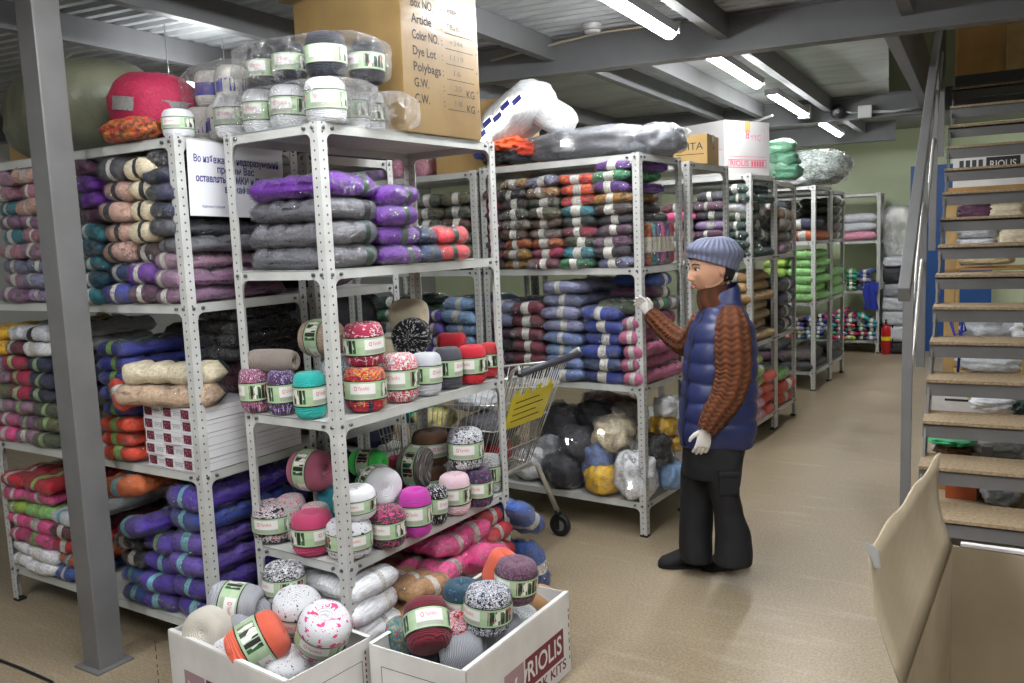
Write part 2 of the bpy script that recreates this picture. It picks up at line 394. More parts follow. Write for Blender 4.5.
# rail
ra, rb = sp(-.045, -.22, 1.27), sp(-.045, 3.4, 1.27+3.62*.62)
m = MB(); m.beam(ra, rb, .05, .075, .006); m.obj('handrail', MT['steel'], st)
for y, z0 in ((.04, .12), (1.05, .75), (2.1, 1.4), (3.1, 2.1)):
    m = MB(); zt = 1.27+(y+.22)*.62; m.beam((-.045, y, z0), (-.045, y, zt), .045, .045); m.obj('newel_post', MT['steel'], st)
for k in (.3, .62):
    m = MB(); m.tube([ra+Vector((0, .26, -k)), rb+Vector((0, -.3, -k))], .011, 8); m.obj('guard_rod', MT['chrome'], st)
m = MB(); m.beam(sp(SW+.05, -.22, 1.27), sp(SW+.05, 3.4, 1.27+3.62*.62), .05, .075, .006); m.obj('handrail', MT['steel'], st)
# upper landing seen through the opening
m = MB(); m.box(1.0, 4.9, 2.74, 4.9, 5.15, 2.9); struct(m.obj('trim_2', MT['steel_dark']))
# ================================================================== yarn
COL = {'purple': '#6a2a9c', 'royal purple': '#4b2f9e', 'violet': '#6f55b8', 'indigo': '#3d47a8', 'grey': '#77777f', 'dark grey': '#4b4c54', 'charcoal': '#2e3038', 'black': '#17181d',
 'navy': '#2a3152', 'navy blue': '#28406e', 'royal blue': '#33479c', 'blue': '#3f62ad', 'light blue': '#8fb4dd', 'denim': '#6f86b8', 'blue grey': '#7f86a6', 'lavender grey': '#8d90b2',
 'red': '#cf2233', 'coral red': '#e0434c', 'orange red': '#ea4f2f', 'orange': '#c9662c', 'bright orange': '#f0642f', 'crimson': '#b3244e', 'burgundy': '#6d2438', 'maroon': '#5b1d2a', 'raspberry': '#c23f6b',
 'pink': '#f05a9d', 'hot pink': '#f04a92', 'light pink': '#eba3bd', 'dusty pink': '#c48a9c', 'rose': '#c2698f', 'peach': '#d9b0a0', 'cream': '#e2d6b8', 'beige': '#c9ad92', 'tan': '#b48a5c', 'golden tan': '#b58d4e', 'pale tan': '#c7ab78',
 'white': '#eceef2', 'silver': '#c8ccd2', 'yellow': '#e6b72b', 'lime': '#a6c94b', 'light green': '#9fdc84', 'green': '#3f9d63', 'dark green': '#24463c', 'olive': '#6f6f48', 'moss': '#57604a', 'teal': '#2f8d9c', 'turquoise': '#27b3ab', 'dark teal': '#1f4f63',
 'mauve': '#94708f', 'dusty mauve': '#a07f92', 'lilac': '#b79ccf', 'plum': '#5d3550', 'brown': '#6b4a33', 'dark brown': '#43332f', 'taupe': '#8d8178', 'ochre': '#b3832f'}
YM = {}
def yarn_mat(name, hue=0., fine=1., spot=None):
    """yarn under shrink film; base colour is the object's own colour"""
    t = NT(name); o = t.coords(); oi = t.new('ShaderNodeObjectInfo')
    n = t.noise(t.mapping(o, (6*fine, 30*fine, 30*fine)), 4., 4, .65)
    r2 = t.new('ShaderNodeVectorMath'); r2.operation = 'ADD'; t.ln(o, r2.inputs[0]); t.ln(oi.outputs['Random'], r2.inputs[1])
    hs = t.new('ShaderNodeHueSaturation'); t.ln(oi.outputs['Color'], hs.inputs['Color'])
    t.ln(t.math('MULTIPLY_ADD', n, 1.2, .32), hs.inputs['Value'])
    c = hs.outputs[0]
    if hue:
        big = t.noise(t.mapping(r2.outputs[0], (9, 26, 26)), 2.2, 3, .6)
        t.ln(t.math('MULTIPLY_ADD', big, hue, .5-hue*.5), hs.inputs['Hue'])
        big2 = t.noise(t.mapping(r2.outputs[0], (13, 30, 30), loc=(3, 1, 2)), 2.5, 3, .6)
        c = t.mix(t.ramp(big2, [(.45, (0, 0, 0, 1)), (.6, (.8, .8, .8, 1))]), c, spot or rgb('#3a2f33'))
    t.ln(c, t.b.inputs['Base Color'])
    t.set(Roughness=.75); t.bump(n, .55, .006)
    # crinkled film
    v = t.new('ShaderNodeTexVoronoi'); v.feature = 'DISTANCE_TO_EDGE'; v.inputs['Scale'].default_value = 30; t.ln(t.mapping(r2.outputs[0], (1, 1.3, 1)), v.inputs['Vector'])
    nn = t.noise(r2.outputs[0], 24, 4, .6)
    hh = t.math('ADD', t.math('MULTIPLY', v.outputs[0], .7), nn)
    b = t.new('ShaderNodeBump'); b.inputs['Strength'].default_value = 1.; b.inputs['Distance'].default_value = .03; t.ln(hh, b.inputs['Height']); t.ln(b.outputs[0], t.b.inputs['Coat Normal'])
    t.set(Coat_Weight=.65, Coat_Roughness=.16, Coat_IOR=1.5)
    return t.m
YM['yarn'] = yarn_mat('wrapped_yarn'); YM['vari'] = yarn_mat('variegated_wrapped_yarn', .22)
t = NT('paper_band'); o = t.coords(); oi = t.new('ShaderNodeObjectInfo')
n = t.noise(t.mapping(o, (90, 60, 60)), 2.2, 3, .7)
t.ln(t.mix(t.ramp(n, [(.56, (0, 0, 0, 1)), (.62, (.75, .75, .75, 1))]), oi.outputs['Color'], rgb('#3c4148')), t.b.inputs['Base Color'])
v = t.new('ShaderNodeTexVoronoi'); v.inputs['Scale'].default_value = 26; t.ln(o, v.inputs['Vector'])
b = t.new('ShaderNodeBump'); b.inputs['Strength'].default_value = .5; b.inputs['Distance'].default_value = .01; t.ln(v.outputs[0], b.inputs['Height']); t.ln(b.outputs[0], t.b.inputs['Coat Normal'])
t.set(Roughness=.6, Coat_Weight=.7, Coat_Roughness=.15); YM['band'] = t.m

_pk = {}
def pack_meshes(w, d, h, n, bw, bo, seed):
    key = (round(w, 3), round(d, 3), round(h, 3), n, bw, bo, seed)
    if key in _pk: return _pk[key]
    R = random.Random(hash(key) & 0xffff); rr = h/2
    def ring(x, p, off=0.):
        pts = []; hh = h*p; r = hh/2+off; y0 = (1-p)*h*.55; y1 = d-(1-p)*h*.4
        zc = h/2-(1-p)*h*.12
        r = max(r, .002)
        for k in range(7):                       # front roll
            a = -pi/2+pi*k/6; pts.append((x, y0+r-r*cos(a)-off, zc+r*sin(a)))
        N = 6*n
        def dip(y):
            f = (y/d*n) % 1.; f = min(f, 1-f); return 1-.34*math.exp(-(f/.16)**2)
        for k in range(1, N):
            y = y0+r+(y1-y0-2*r)*k/N; pts.append((x, y, zc+r*dip(y)))
        for k in range(3):
            a = pi/2-pi*k/2; pts.append((x, y1-r+r*cos(a)+off, zc+r*sin(a)))
        for k in range(N-1, 0, -3):
            y = y0+r+(y1-y0-2*r)*k/N; pts.append((x, y, zc-r*(.5+.5*dip(y))))
        if abs(x) > w*.4:
            e_ = lambda y: math.exp(-(min((y/d*n) % 1., 1-(y/d*n) % 1.)/.2)**2)
            pts = [(q[0]*(1-.09*e_(q[1])*(q[1] > y0+r)), q[1], h/2+(q[2]-h/2)*(1-.22*e_(q[1])*(q[1] > y0+r))) for q in pts]
        return pts
    rs = []
    for s in (-1, -.97, -.88, -.72, -.5, -.25, 0, .25, .5, .72, .88, .97, 1):
        p = max(.5, (1-abs(s)**4.6)**(1/2.6)) if abs(s) < 1 else .42
        rs.append([Vector(q) for q in ring(s*w/2, p)])
    sd = R.random()*100
    for r_ in rs:
        for q in r_:
            nv = noise.noise_vector(Vector((q.x*14+sd, q.y*14, q.z*14)))
            q += nv*.011
    m = MB(); m.rings(rs); body = m.mesh('yarn_pack', YM['yarn'])
    m = MB(); bs = [[Vector(q) for q in ring(bo*w+x, 1., .0015)] for x in (-bw/2, -bw/6, bw/6, bw/2)]
    for r_ in bs:
        for q in r_:
            q += noise.noise_vector(Vector((q.x*14+sd, q.y*14, q.z*14)))*.011
    m.rings(bs, False, False); band = m.mesh('paper_band', YM['band'])
    rs = []
    for s in (-1.045, -1.02, -.97, -.85, -.6, -.3, 0, .3, .6, .85, .97, 1.02, 1.045):
        p = max(.5, (1-min(1, abs(s)/1.02)**4.6)**(1/2.6)); 
        if abs(s) > 1.03: p = .4
        q_ = [Vector(q) for q in ring(s*w/2, p, .004)]
        for i_, q in enumerate(q_):
            nv = noise.noise_vector(Vector((q.x*14+sd, q.y*14, q.z*14)))*.011+noise.noise_vector(Vector((q.x*45+sd, q.y*45, q.z*45)))*.004
            q += nv
            if abs(s) > 1.03: q.z += .006*sin(i_*2.1+sd)
        rs.append(q_)
    m = MB(); m.rings(rs, False, False); wrap = m.mesh('clear_wrapper', MT['wrap'])
    _pk[key] = (body, band, wrap); return _pk[key]
ORD = ['first', 'second', 'third', 'fourth', 'fifth', 'sixth', 'seventh', 'eighth', 'ninth', 'tenth', 'eleventh', 'twelfth']
BANDS = {'green': '#a9c98d', 'white': '#e4e2da', 'black': '#2b2e30', 'aqua': '#7fc3cf', 'grey': '#a9aaa6', 'lime': '#9ccf6a', 'dark green': '#2f4a3d', 'pale': '#cfc9bd'}
_rp = random.Random(11)
def pack(M, w, d, h, color, label, group, n=5, band='white', bw=.2, bo=0., vari=False, jit=1., cat='yarn pack', name='yarn_pack', wrap=True):
    bo = bo+_rp.choice((-.05, 0, .05)); bwm = round(bw*w*_rp.choice((.8, 1., 1.2)), 3); body, bnd, wrp = pack_meshes(w, d, h, n, bwm, bo, _rp.randrange(3))
    M2 = M @ Matrix.Rotation(radians(_rp.uniform(-5, 5)*jit), 4, 'Z') @ Matrix.Rotation(radians(_rp.uniform(-3.5, 3.5)*jit), 4, 'Y')
    o = place(name, body, mat=M2); tag(o, label, cat, group)
    c = rgb(COL.get(color, color)); f = _rp.uniform(.88, 1.12); o.color = tuple(min(1, x*f) for x in c[:3])+(1,)
    if vari:
        o.material_slots[0].link = 'OBJECT'; o.material_slots[0].material = YM['vari']
    if band:
        b = place('paper_band', bnd, o); b.color = rgb(BANDS[band])
        k = _rp.uniform(.72, 1.06); b.color = tuple(x*k for x in b.color[:3])+(1,)
    if wrap and color not in ('white', 'silver', 'cream'): place('clear_wrapper', wrp, o)
    return o
def short(c): return c
def stack(R, face, z, a, b, h, items, where, n=5, d=None, v0=-.012, lean=0., first='post', bw=.17, bo=0., vari=False, gap=0., drop=0):
    """items bottom to top: 'colour' or 'colour/band'; a..b along the face; where = (stack words, shelf words)"""
    w = abs(b-a); mid = (a+b)/2; dd = d or ((R.d if face == 'f' else R.w)-.03)
    for i, it in enumerate(items):
        if it is None: continue
        c, bd = (it.split('/')+['white'])[:2]
        if bd == '-': bd = None
        dx = _rp.uniform(-.012, .012)+lean*i; dv = v0+_rp.uniform(-.018, .014)
        zz = z+.001+i*(h+gap)
        if face == 'f': M = R.M @ Matrix.Translation((-(mid+dx), dv, zz))
        else: M = R.M @ Matrix.Translation((-dv, mid+dx, zz)) @ Matrix.Rotation(pi/2, 4, 'Z')
        kind = 'mixed '+c if vari else c
        lb = '%s yarn pack, %s up in %s, %s' % (kind, ORD[i], where[0], where[1])
        if len(lb.split()) > 16: lb = lb.replace(' yarn pack,', ' pack,')
        if len(lb.split()) > 16: lb = lb.replace(' up in ', ' in ')
        pack(M, w*.99, dd, h, c, lb, 'yarn packs on the '+where[1], n, bd, bw, bo, vari)

# ---- left rack, upper shelf
S = 'upper shelf of left rack'; z = R0.zs[1]
stack(R0, 'f', z, .03, .172, .062, ['mauve', 'mauve', 'dusty mauve', 'grey/black', 'dark grey/black', 'navy/black', 'navy/black', 'navy/black', 'charcoal/black'], ('first stack from post', S), 6, bo=-.1)
stack(R0, 'f', z, .165, .335, .077, ['plum', 'purple', 'dark brown', 'cream/black', 'cream/black', 'cream/black', 'cream/black'], ('second stack from post', S), 5, lean=-.006)
stack(R0, 'f', z, .335, .52, .078, ['indigo', 'navy blue', 'peach/black', 'peach/black', 'peach/black', 'peach/black', 'dark grey'], ('third stack from post', S), 5, lean=-.01)
stack(R0, 'f', z, .50, .66, .062, ['teal', 'dark teal', 'teal', 'dark teal', 'teal', 'plum/black', 'purple/black', 'purple/black', 'plum'], ('stack beside the column', S), 5)
stack(R0, 'f', z, .885, 1.06, .062, ['lilac', 'lavender grey', 'blue grey', 'dusty mauve', 'dusty pink', 'mauve', 'peach', 'dusty pink', 'peach'], ('stack just past the column', S), 5, bw=.13)
stack(R0, 'f', z, 1.06, 1.24, .062, ['mauve', 'dusty mauve', 'blue grey', 'dusty pink', 'teal', 'mauve', 'teal', 'dusty pink', 'dusty mauve'], ('second stack past the column', S), 5)
# ---- left rack, middle shelf
S = 'middle shelf of left rack'; z = R0.zs[2]
stack(R0, 'f', z, .385, .60, .06, ['orange red/lime', 'orange red/lime', 'orange red/lime', 'indigo/lime', 'indigo/lime', 'indigo/lime', 'indigo/lime', 'indigo/lime'], ('stack beside the white cartons', S), 5)
stack(R0, 'f', z, .95, 1.13, .066, ['moss/green', 'olive/green', 'moss/green', 'navy/green', 'navy/green', 'navy/green', 'white', 'silver/black'], ('stack just past the column', S), 5)
stack(R0, 'f', z, 1.13, 1.28, .066, ['dusty mauve', 'mauve/green', 'dusty mauve/green', 'crimson/green', 'crimson/green', 'crimson/green', 'burgundy', 'silver'], ('second stack past the column', S), 5)
stack(R0, 'f', z, 1.28, 1.43, .066, ['pink', 'rose', 'dusty mauve', 'olive/green', 'dusty mauve', 'lilac', 'yellow', 'yellow'], ('third stack past the column', S), 5)
# white kit cartons
t = NT('kit_carton'); o = t.coords(); sp_ = t.new('ShaderNodeSeparateXYZ'); t.ln(o, sp_.inputs[0])
fr = t.math('LESS_THAN', sp_.outputs[1], .0015)
pm = t.math('MULTIPLY', fr, t.math('MULTIPLY', t.math('GREATER_THAN', sp_.outputs[0], -.046), t.math('LESS_THAN', sp_.outputs[0], .0)))
pm = t.math('MULTIPLY', pm, t.math('MULTIPLY', t.math('GREATER_THAN', sp_.outputs[2], .007), t.math('LESS_THAN', sp_.outputs[2], .041)))
lg = t.noise(t.mapping(o, (70, 1, 70)), 2, 2); lg = t.math('GREATER_THAN', lg, .64)
cc = t.mix(lg, rgb('#6d1f38'), rgb('#dccdd0'))
tx = t.math('MULTIPLY', fr, t.math('MULTIPLY', t.math('GREATER_THAN', sp_.outputs[0], .012), t.math('LESS_THAN', t.math('ABSOLUTE', t.math('SUBTRACT', sp_.outputs[2], .022)), .008)))
tx = t.math('MULTIPLY', tx, t.math('GREATER_THAN', t.noise(t.mapping(o, (160, 1, 120)), 2, 2), .52))
base = t.mix(t.math('MULTIPLY', tx, .8), rgb('#dcdde0'), rgb('#6a6a70'))
t.ln(t.mix(pm, base, cc), t.b.inputs['Base Color']); t.set(Roughness=.55); MT['kit'] = t.m
m = MB(); m.box(-.053, 0, 0, .053, .5, .047, .002); kb = m.mesh('kit_carton', MT['kit'])
m = MB(); m.box(-.0535, -.001, .0295, .0535, .5, .0305); ksm = m.mesh('lid_seam', MT['steel'])
for j in range(5):
    for i in range(3):
        o = place('kit_carton', kb, mat=R0.M @ Matrix.Translation((-(.062+.109*i+_rp.uniform(-.002, .002)), .004+_rp.uniform(0, .012)+.0, z+.001+j*.0485)))
        tag(o, 'white kit carton with maroon square, %s up in %s column from post of left rack' % (ORD[j], ORD[i]), 'carton', 'white kit cartons on the left rack')
        place('lid_seam', ksm, o)
zt = z+5*.0485+.002
def row_pack(P, yaw, w, d, h, c, label, grp, n=5, band='white', tilt=0., roll=0., **k):
    M = Matrix.Translation(P) @ Matrix.Rotation(yaw, 4, 'Z') @ Matrix.Rotation(tilt, 4, 'X') @ Matrix.Rotation(roll, 4, 'Y')
    return pack(M, w, d, h, c, label, grp, n, band, jit=.3, **k)
G = 'loose yarn packs on the left rack'
row_pack(R0.P(.40, -.02, zt), radians(-76), .13, .44, .08, 'beige', 'pinkish beige pack of balls lying on the white cartons', G, 4, 'black', bo=-.3)
row_pack(R0.P(.39, .0, zt+.082), radians(-72), .13, .42, .08, 'cream', 'cream pack of balls lying on top of the pinkish beige pack', G, 4, 'black', bo=-.3)
row_pack(R0.P(.45, -.05, zt+.02), radians(-20), .14, .12, .06, 'orange red', 'orange red pack tipped against the cream pack on left rack', G, 2, 'white', roll=.75)
for i in range(4):
    row_pack(R0.P(.13, .2, zt+.15+.052*i-.09*(i > 9)), radians(0), .22, .36, .05, 'black' if i < 4 else 'maroon', 'black yarn bundle, %s up in the dark pile behind the cream pack' % ORD[i], G, 4, None)
for i in range(2):
    row_pack(R0.P(.13, .28, zt+.001+.072*i), radians(0), .22, .28, .07, 'maroon', '%s maroon yarn bundle under the black bundles on left rack' % ('lower', 'upper')[i], G, 4, None)
# ---- left rack, bottom shelf
S = 'bottom shelf of left rack'; z = R0.zs[3]
stack(R0, 'f', z, .03, .24, .088, ['royal purple/aqua', 'royal purple/aqua', 'violet/aqua', 'violet/aqua', 'royal blue/aqua', 'royal purple/aqua'], ('first stack from post', S), 6)
stack(R0, 'f', z, .235, .43, .078, ['royal purple/aqua', 'royal purple/aqua', 'royal purple/aqua', 'royal purple/lime'], ('second stack from post', S), 5)
stack(R0, 'f', z, .42, .58, .074, ['blue/aqua', 'blue/aqua', 'charcoal', 'black'], ('stack beside the column', S), 5)
row_pack(R0.P(.46, -.06, z+.46), radians(8), .24, .4, .085, 'orange', 'orange brown pack with blue band on the purple packs beside column', 'yarn packs on the '+S, 5, 'aqua', bw=.16, roll=-.12)
row_pack(R0.P(.43, -.05, z+.30), radians(-12), .24, .4, .08, 'royal purple', 'royal purple pack slanting out beside column, lower one', 'yarn packs on the '+S, 5, 'aqua', bw=.16, roll=-.25)
stack(R0, 'f', z, .90, 1.07, .064, ['blue', 'orange/aqua', 'red', 'burgundy', 'silver/aqua'], ('stack just past the column', S), 5)
stack(R0, 'f', z, 1.06, 1.29, .064, ['white', 'white', 'pink/lime', 'pink/white', 'light green/lime', 'pink/white', 'red/lime'], ('second stack past the column', S), 5)
stack(R0, 'f', z, 1.27, 1.44, .064, ['white', 'white', 'hot pink', 'pink', 'lime/white', 'pink', 'red'], ('third stack past the column', S), 5)

# ---- front rack, top yarn shelf (packs face the aisle)
S = 'upper shelf of front rack'; z = R1.zs[1]
stack(R1, 's', z, .02, .265, .081, ['grey/dark green', 'grey/dark green', 'grey/black', 'purple/dark green'], ('first stack from corner', S), 5, bo=.22, bw=.12)
stack(R1, 's', z, .265, .47, .072, ['purple/dark green', 'purple/dark green', 'purple/dark green', 'purple/dark green'], ('second stack from corner', S), 5, bo=.1, bw=.14, v0=-.03)
stack(R1, 's', z, .47, .60, .068, ['navy blue/dark green', 'navy blue/dark green'], ('third stack from corner', S), 5, v0=-.02, bw=.18)
stack(R1, 's', z, .60, .79, .068, ['coral red/dark green', 'coral red/dark green'], ('fourth stack from corner', S), 5, v0=-.03, bw=.16)
# ---- front rack, pile on the lowest shelf
S = 'lowest shelf of front rack'; z = R1.zs[4]
stack(R1, 's', z, .005, .25, .083, ['white', 'white', 'white', 'white'], ('first pile from corner', S), 4, v0=-.03, bw=.12, bo=.15)
G = 'yarn packs spilling out of the front rack'
for i, (v, off, zz, c, w, yaw, lab) in enumerate((
    (.35, -.10, .085, 'tan', .22, 8, 'tan pack, lowest of three tan packs spilling from front rack'),
    (.35, -.11, .165, 'tan', .23, 6, 'tan pack, middle of three tan packs spilling from front rack'),
    (.36, -.10, .247, 'tan', .23, 4, 'tan pack, topmost of three tan packs spilling from front rack'),
    (.58, -.06, .085, 'hot pink', .2, 0, 'hot pink pack, lowest of the pink heap beside the tan packs'),
    (.57, -.05, .165, 'hot pink', .2, 6, 'hot pink pack, second up in the pink heap beside tan packs'),
    (.56, -.06, .245, 'pink', .2, 10, 'pink pack, third up in the pink heap beside the tan packs'),
    (.60, -.02, .325, 'pink', .22, 0, 'pink pack at the top of the heap beside the tan packs'),
    (.73, -.03, .165, 'silver', .16, 0, 'silver grey pack under the bright pink packs of the front rack'),
    (.76, -.03, .25, 'hot pink', .17, 0, 'hot pink pack in front of the red packs, lower one'),
    (.75, -.02, .33, 'hot pink', .18, 0, 'hot pink pack in front of the red packs, upper one'),
    (.90, -.03, .20, 'red', .17, 0, 'red pack with white band, lowest behind the pink heap'),
    (.91, -.03, .28, 'red', .18, 0, 'red pack with white band, middle behind the pink heap'),
    (.88, -.0, .355, 'red', .17, 0, 'red pack with white band, topmost behind the pink heap'))):
    M = R1.M @ Matrix.Translation((-off, v, zz)) @ Matrix.Rotation(pi/2+radians(yaw), 4, 'Z')
    pack(M, w, .42, .08, c, lab, G, 5, 'pale', bw=.16, jit=2)
for i, (v, off, zz, rot, lab) in enumerate(((1.05, -.09, .31, -.7, 'blue pack with white band slumping off the end of the front rack'), (1.08, -.1, .10, -1.2, 'blue pack near the floor at the end of the front rack'))):
    M = R1.M @ Matrix.Translation((-off, v, zz)) @ Matrix.Rotation(pi/2, 4, 'Z') @ Matrix.Rotation(-rot, 4, 'Y')
    pack(M, .26, .3, .09, 'blue', lab, G, 4, 'white', bw=.18)
row_pack(R1.P(-.17, .70, .29), radians(90), .2, .2, .1, 'hot pink', 'bulging pink pack leaning out over the tan packs', G, 2, None, roll=.3, tilt=-.5)

# ---- woman's rack
S = "upper shelf of woman's rack"; z = R2.zs[1]
stack(R2, 'f', z, .05, .265, .055, ['blue grey', 'charcoal', 'mauve', 'plum', 'dark grey', 'dark brown', 'ochre', 'purple', 'green', 'purple'], ('first stack from post', S), 6, bw=.22, vari=True, d=.42)
stack(R2, 'f', z, .265, .475, .055, ['green', 'teal', 'moss', 'crimson', 'dark green', 'teal', 'orange red', 'bright orange', 'orange red'], ('second stack from post', S), 6, bw=.22, vari=True)
stack(R2, 'f', z, .475, .68, .055, ['burgundy', 'crimson', 'orange', 'taupe', 'brown', 'olive', 'moss', 'tan', 'blue grey'], ('third stack from post', S), 6, bw=.22, vari=True)
stack(R2, 'f', z, .68, .86, .055, ['ochre', 'ochre', 'orange', 'brown', 'taupe', 'moss', 'dark brown', 'charcoal', 'ochre'], ('fourth stack from post', S), 6, bw=.22, vari=True)
stack(R2, 'f', z, .86, .985, .055, ['dark brown', 'burgundy', 'plum', 'maroon', 'burgundy', 'plum', 'crimson', 'burgundy'], ('fifth stack from post', S), 6, bw=.3, vari=True)
S = "middle shelf of woman's rack"; z = R2.zs[2]
stack(R2, 'f', z, .01, .125, .072, ['rose', 'rose', 'rose', 'rose', 'rose'], ('first stack from post', S), 6, bw=.3)
stack(R2, 'f', z, .125, .36, .068, ['royal blue', 'navy blue', 'royal blue', 'royal blue', 'royal blue', 'royal blue'], ('second stack from post', S), 6, bw=.18)
stack(R2, 'f', z, .36, .60, .068, ['denim', 'denim', 'light blue', 'denim', 'lavender grey', 'lavender grey', 'blue grey', 'lavender grey'], ('third stack from post', S), 6, bw=.15)
stack(R2, 'f', z, .60, .82, .072, ['charcoal', 'burgundy', 'burgundy', 'burgundy', 'burgundy', 'burgundy'], ('fourth stack from post', S), 6, bw=.2)
stack(R2, 'f', z, .81, .985, .072, ['plum', 'plum', 'charcoal', 'plum', 'blue grey', 'blue grey'], ('fifth stack from post', S), 6, bw=.2)
G = "packs lying on the pink yarn of the woman's rack"
for v, zz, c, lab in ((.14, .365, 'moss', 'dark moss pack lying on the pink stack beside the touched post'), (.28, .37, 'green', 'green pack lying on the pink stack beside the touched post'), (.30, .435, 'plum', 'plum pack lying above the green pack beside the touched post'), (.33, .50, 'blue', 'blue pack lying highest above the pink stack'), (.42, .365, 'lavender grey', 'lavender grey pack at the far end above the pink stack')):
    M = R2.M @ Matrix.Translation((-.01, v, z+zz)) @ Matrix.Rotation(pi/2, 4, 'Z'); pack(M, .19, .3, .07, c, lab, G, 4, 'white')
# rainbow pack box
M = R2.M @ Matrix.Translation((-.012, .30, R2.zs[1]+.001)) @ Matrix.Rotation(pi/2, 4, 'Z')
rb = empty('rainbow_yarn_pack', mat=M); tag(rb, "clear pack of upright rainbow coloured balls at the end of the woman's rack", 'yarn pack')
for i, c in enumerate(('orange', 'teal', 'purple', 'hot pink', 'indigo', 'red')):
    m = MB(); x = -.165+i*.055
    m.lathe([(.008, 0), (.024, .012), (.027, .1), (.027, .19), (.024, .215), (.01, .225)], 12); b = m.obj('yarn_ball', YM['vari'], rb, (x+.027, .03, 0)); b.color = rgb(COL[c])
    m = MB(); m.lathe([(.028, .07), (.028, .15)], 12, None, False, False); l = m.obj('paper_band', YM['band'], b); l.color = rgb('#d8d2c0')
m = MB(); m.box(-.172, -.002, .0, .172, .066, .232, .012); m.obj('clear_wrapper', MT['film'], rb)
# ---- inner rack (left of the woman's rack)
S = 'upper shelf of inner rack'
stack(R2L, 'f', R2L.zs[1], .04, .25, .075, ['olive', 'olive', 'moss', 'brown', 'moss', 'olive'], ('first stack from post', S), 6, bw=.25, vari=True)
stack(R2L, 'f', R2L.zs[1], .25, .5, .075, ['olive', 'moss', 'olive', 'moss', 'olive', 'moss'], ('second stack from post', S), 6, bw=.2, vari=True)
S = 'middle shelf of inner rack'
stack(R2L, 'f', R2L.zs[2], .04, .30, .075, ['blue', 'light blue', 'light blue', 'light blue', 'light blue', 'light blue'], ('first stack from post', S), 6, bw=.16)
stack(R2L, 'f', R2L.zs[2], .30, .42, .075, ['violet', 'royal purple', 'violet', 'violet', 'royal purple'], ('second stack from post', S), 6, bw=.2)
stack(R2L, 'f', R2L.zs[2], .58, .84, .075, ['charcoal', 'dark green', 'charcoal', 'dark green', 'green', 'dark green'], ('third stack from post', S), 6, bw=.2)
S = 'bottom shelf of inner rack'
stack(R2L, 'f', R2L.zs[3], .05, .3, .09, ['lime', 'lime', 'lime'], ('first stack from post', S), 5)
# ---- rack behind the hat and further
S = 'upper shelf of dark-green rack'; z = R3.zs[1]
stack(R3, 'f', z, .02, .20, .066, ['dark green', 'dark green/-', 'dark green', 'dark green', 'moss', 'silver', 'dark green', 'dark green'], ('first stack from post', S), 5)
stack(R3, 'f', z, .20, .43, .07, ['plum', 'burgundy', 'plum', 'lilac', 'charcoal', 'plum', 'dark grey'], ('second stack from post', S), 5)
stack(R3, 'f', z, .43, .70, .07, ['light pink', 'plum', 'light pink', 'charcoal', 'pink', 'burgundy'], ('third stack from post', S), 5)
S = 'middle shelf of dark-green rack'; z = R3.zs[2]
stack(R3, 'f', z, .015, .24, .075, ['pale tan', 'pale tan', 'pale tan', 'pale tan', 'golden tan', 'golden tan', 'golden tan'], ('first stack from post', S), 4)
S = 'bottom shelf of dark-green rack'; z = R3.zs[3]
stack(R3, 's', z, .02, .27, .085, ['light pink', 'light pink', 'light pink', 'lime', 'lime', 'lime'], ('near pile', S), 4, d=.4)
stack(R3, 's', z, .29, .56, .085, ['orange red/-', 'orange red/-', 'orange red/-', 'orange red/-'], ('far pile', S), 3, d=.4)
row_pack(R3.P(.1, .2, .035), radians(90), .3, .3, .09, 'lime', 'lime pack lying on the floor under the dark-green rack', 'packs on the floor', 3, None)
row_pack(R3B.P(.1, .25, .035), radians(90), .4, .3, .09, 'lime', 'lime pack lying on the floor under the grey back-to-back rack', 'packs on the floor', 3, None)
G = 'rolled packs at the end of the dark-green rack'
for v, zz, c, lab in ((.13, .40, 'dark green', 'dark green roll end-on, topmost at end of the dark-green rack'), (.3, .3, 'dark green', 'dark green roll slanting outward, second from the top at rack end'), (.22, .2, 'dark green', 'dark green roll, third from the top at rack end'), (.33, .13, 'dark green', 'dark green roll, fourth from the top at rack end'), (.3, .01, 'moss', 'moss green roll resting on the shelf at rack end')):
    M = R3.M @ Matrix.Translation((-.02, v, R3.zs[1]+zz)) @ Matrix.Rotation(pi/2, 4, 'Z') @ Matrix.Rotation(.35, 4, 'Y'); pack(M, .3, .15, .085, c, lab, G, 1, 'pale')
S = 'upper shelf of grey back rack'
stack(R3B, 's', R3B.zs[1], .1, .5, .09, ['dusty mauve', 'taupe', 'taupe', 'tan'], ('side pile', S), 4, d=.4)
S = 'middle shelf of grey back rack'
stack(R3B, 's', R3B.zs[2], .1, .5, .11, ['navy', 'charcoal', 'navy', 'charcoal'], ('side pile', S), 4, d=.4)
S = 'bottom shelf of grey back rack'
stack(R3B, 's', R3B.zs[3], .1, .5, .1, ['orange red', 'orange red', 'light green'], ('side pile', S), 4, d=.4)
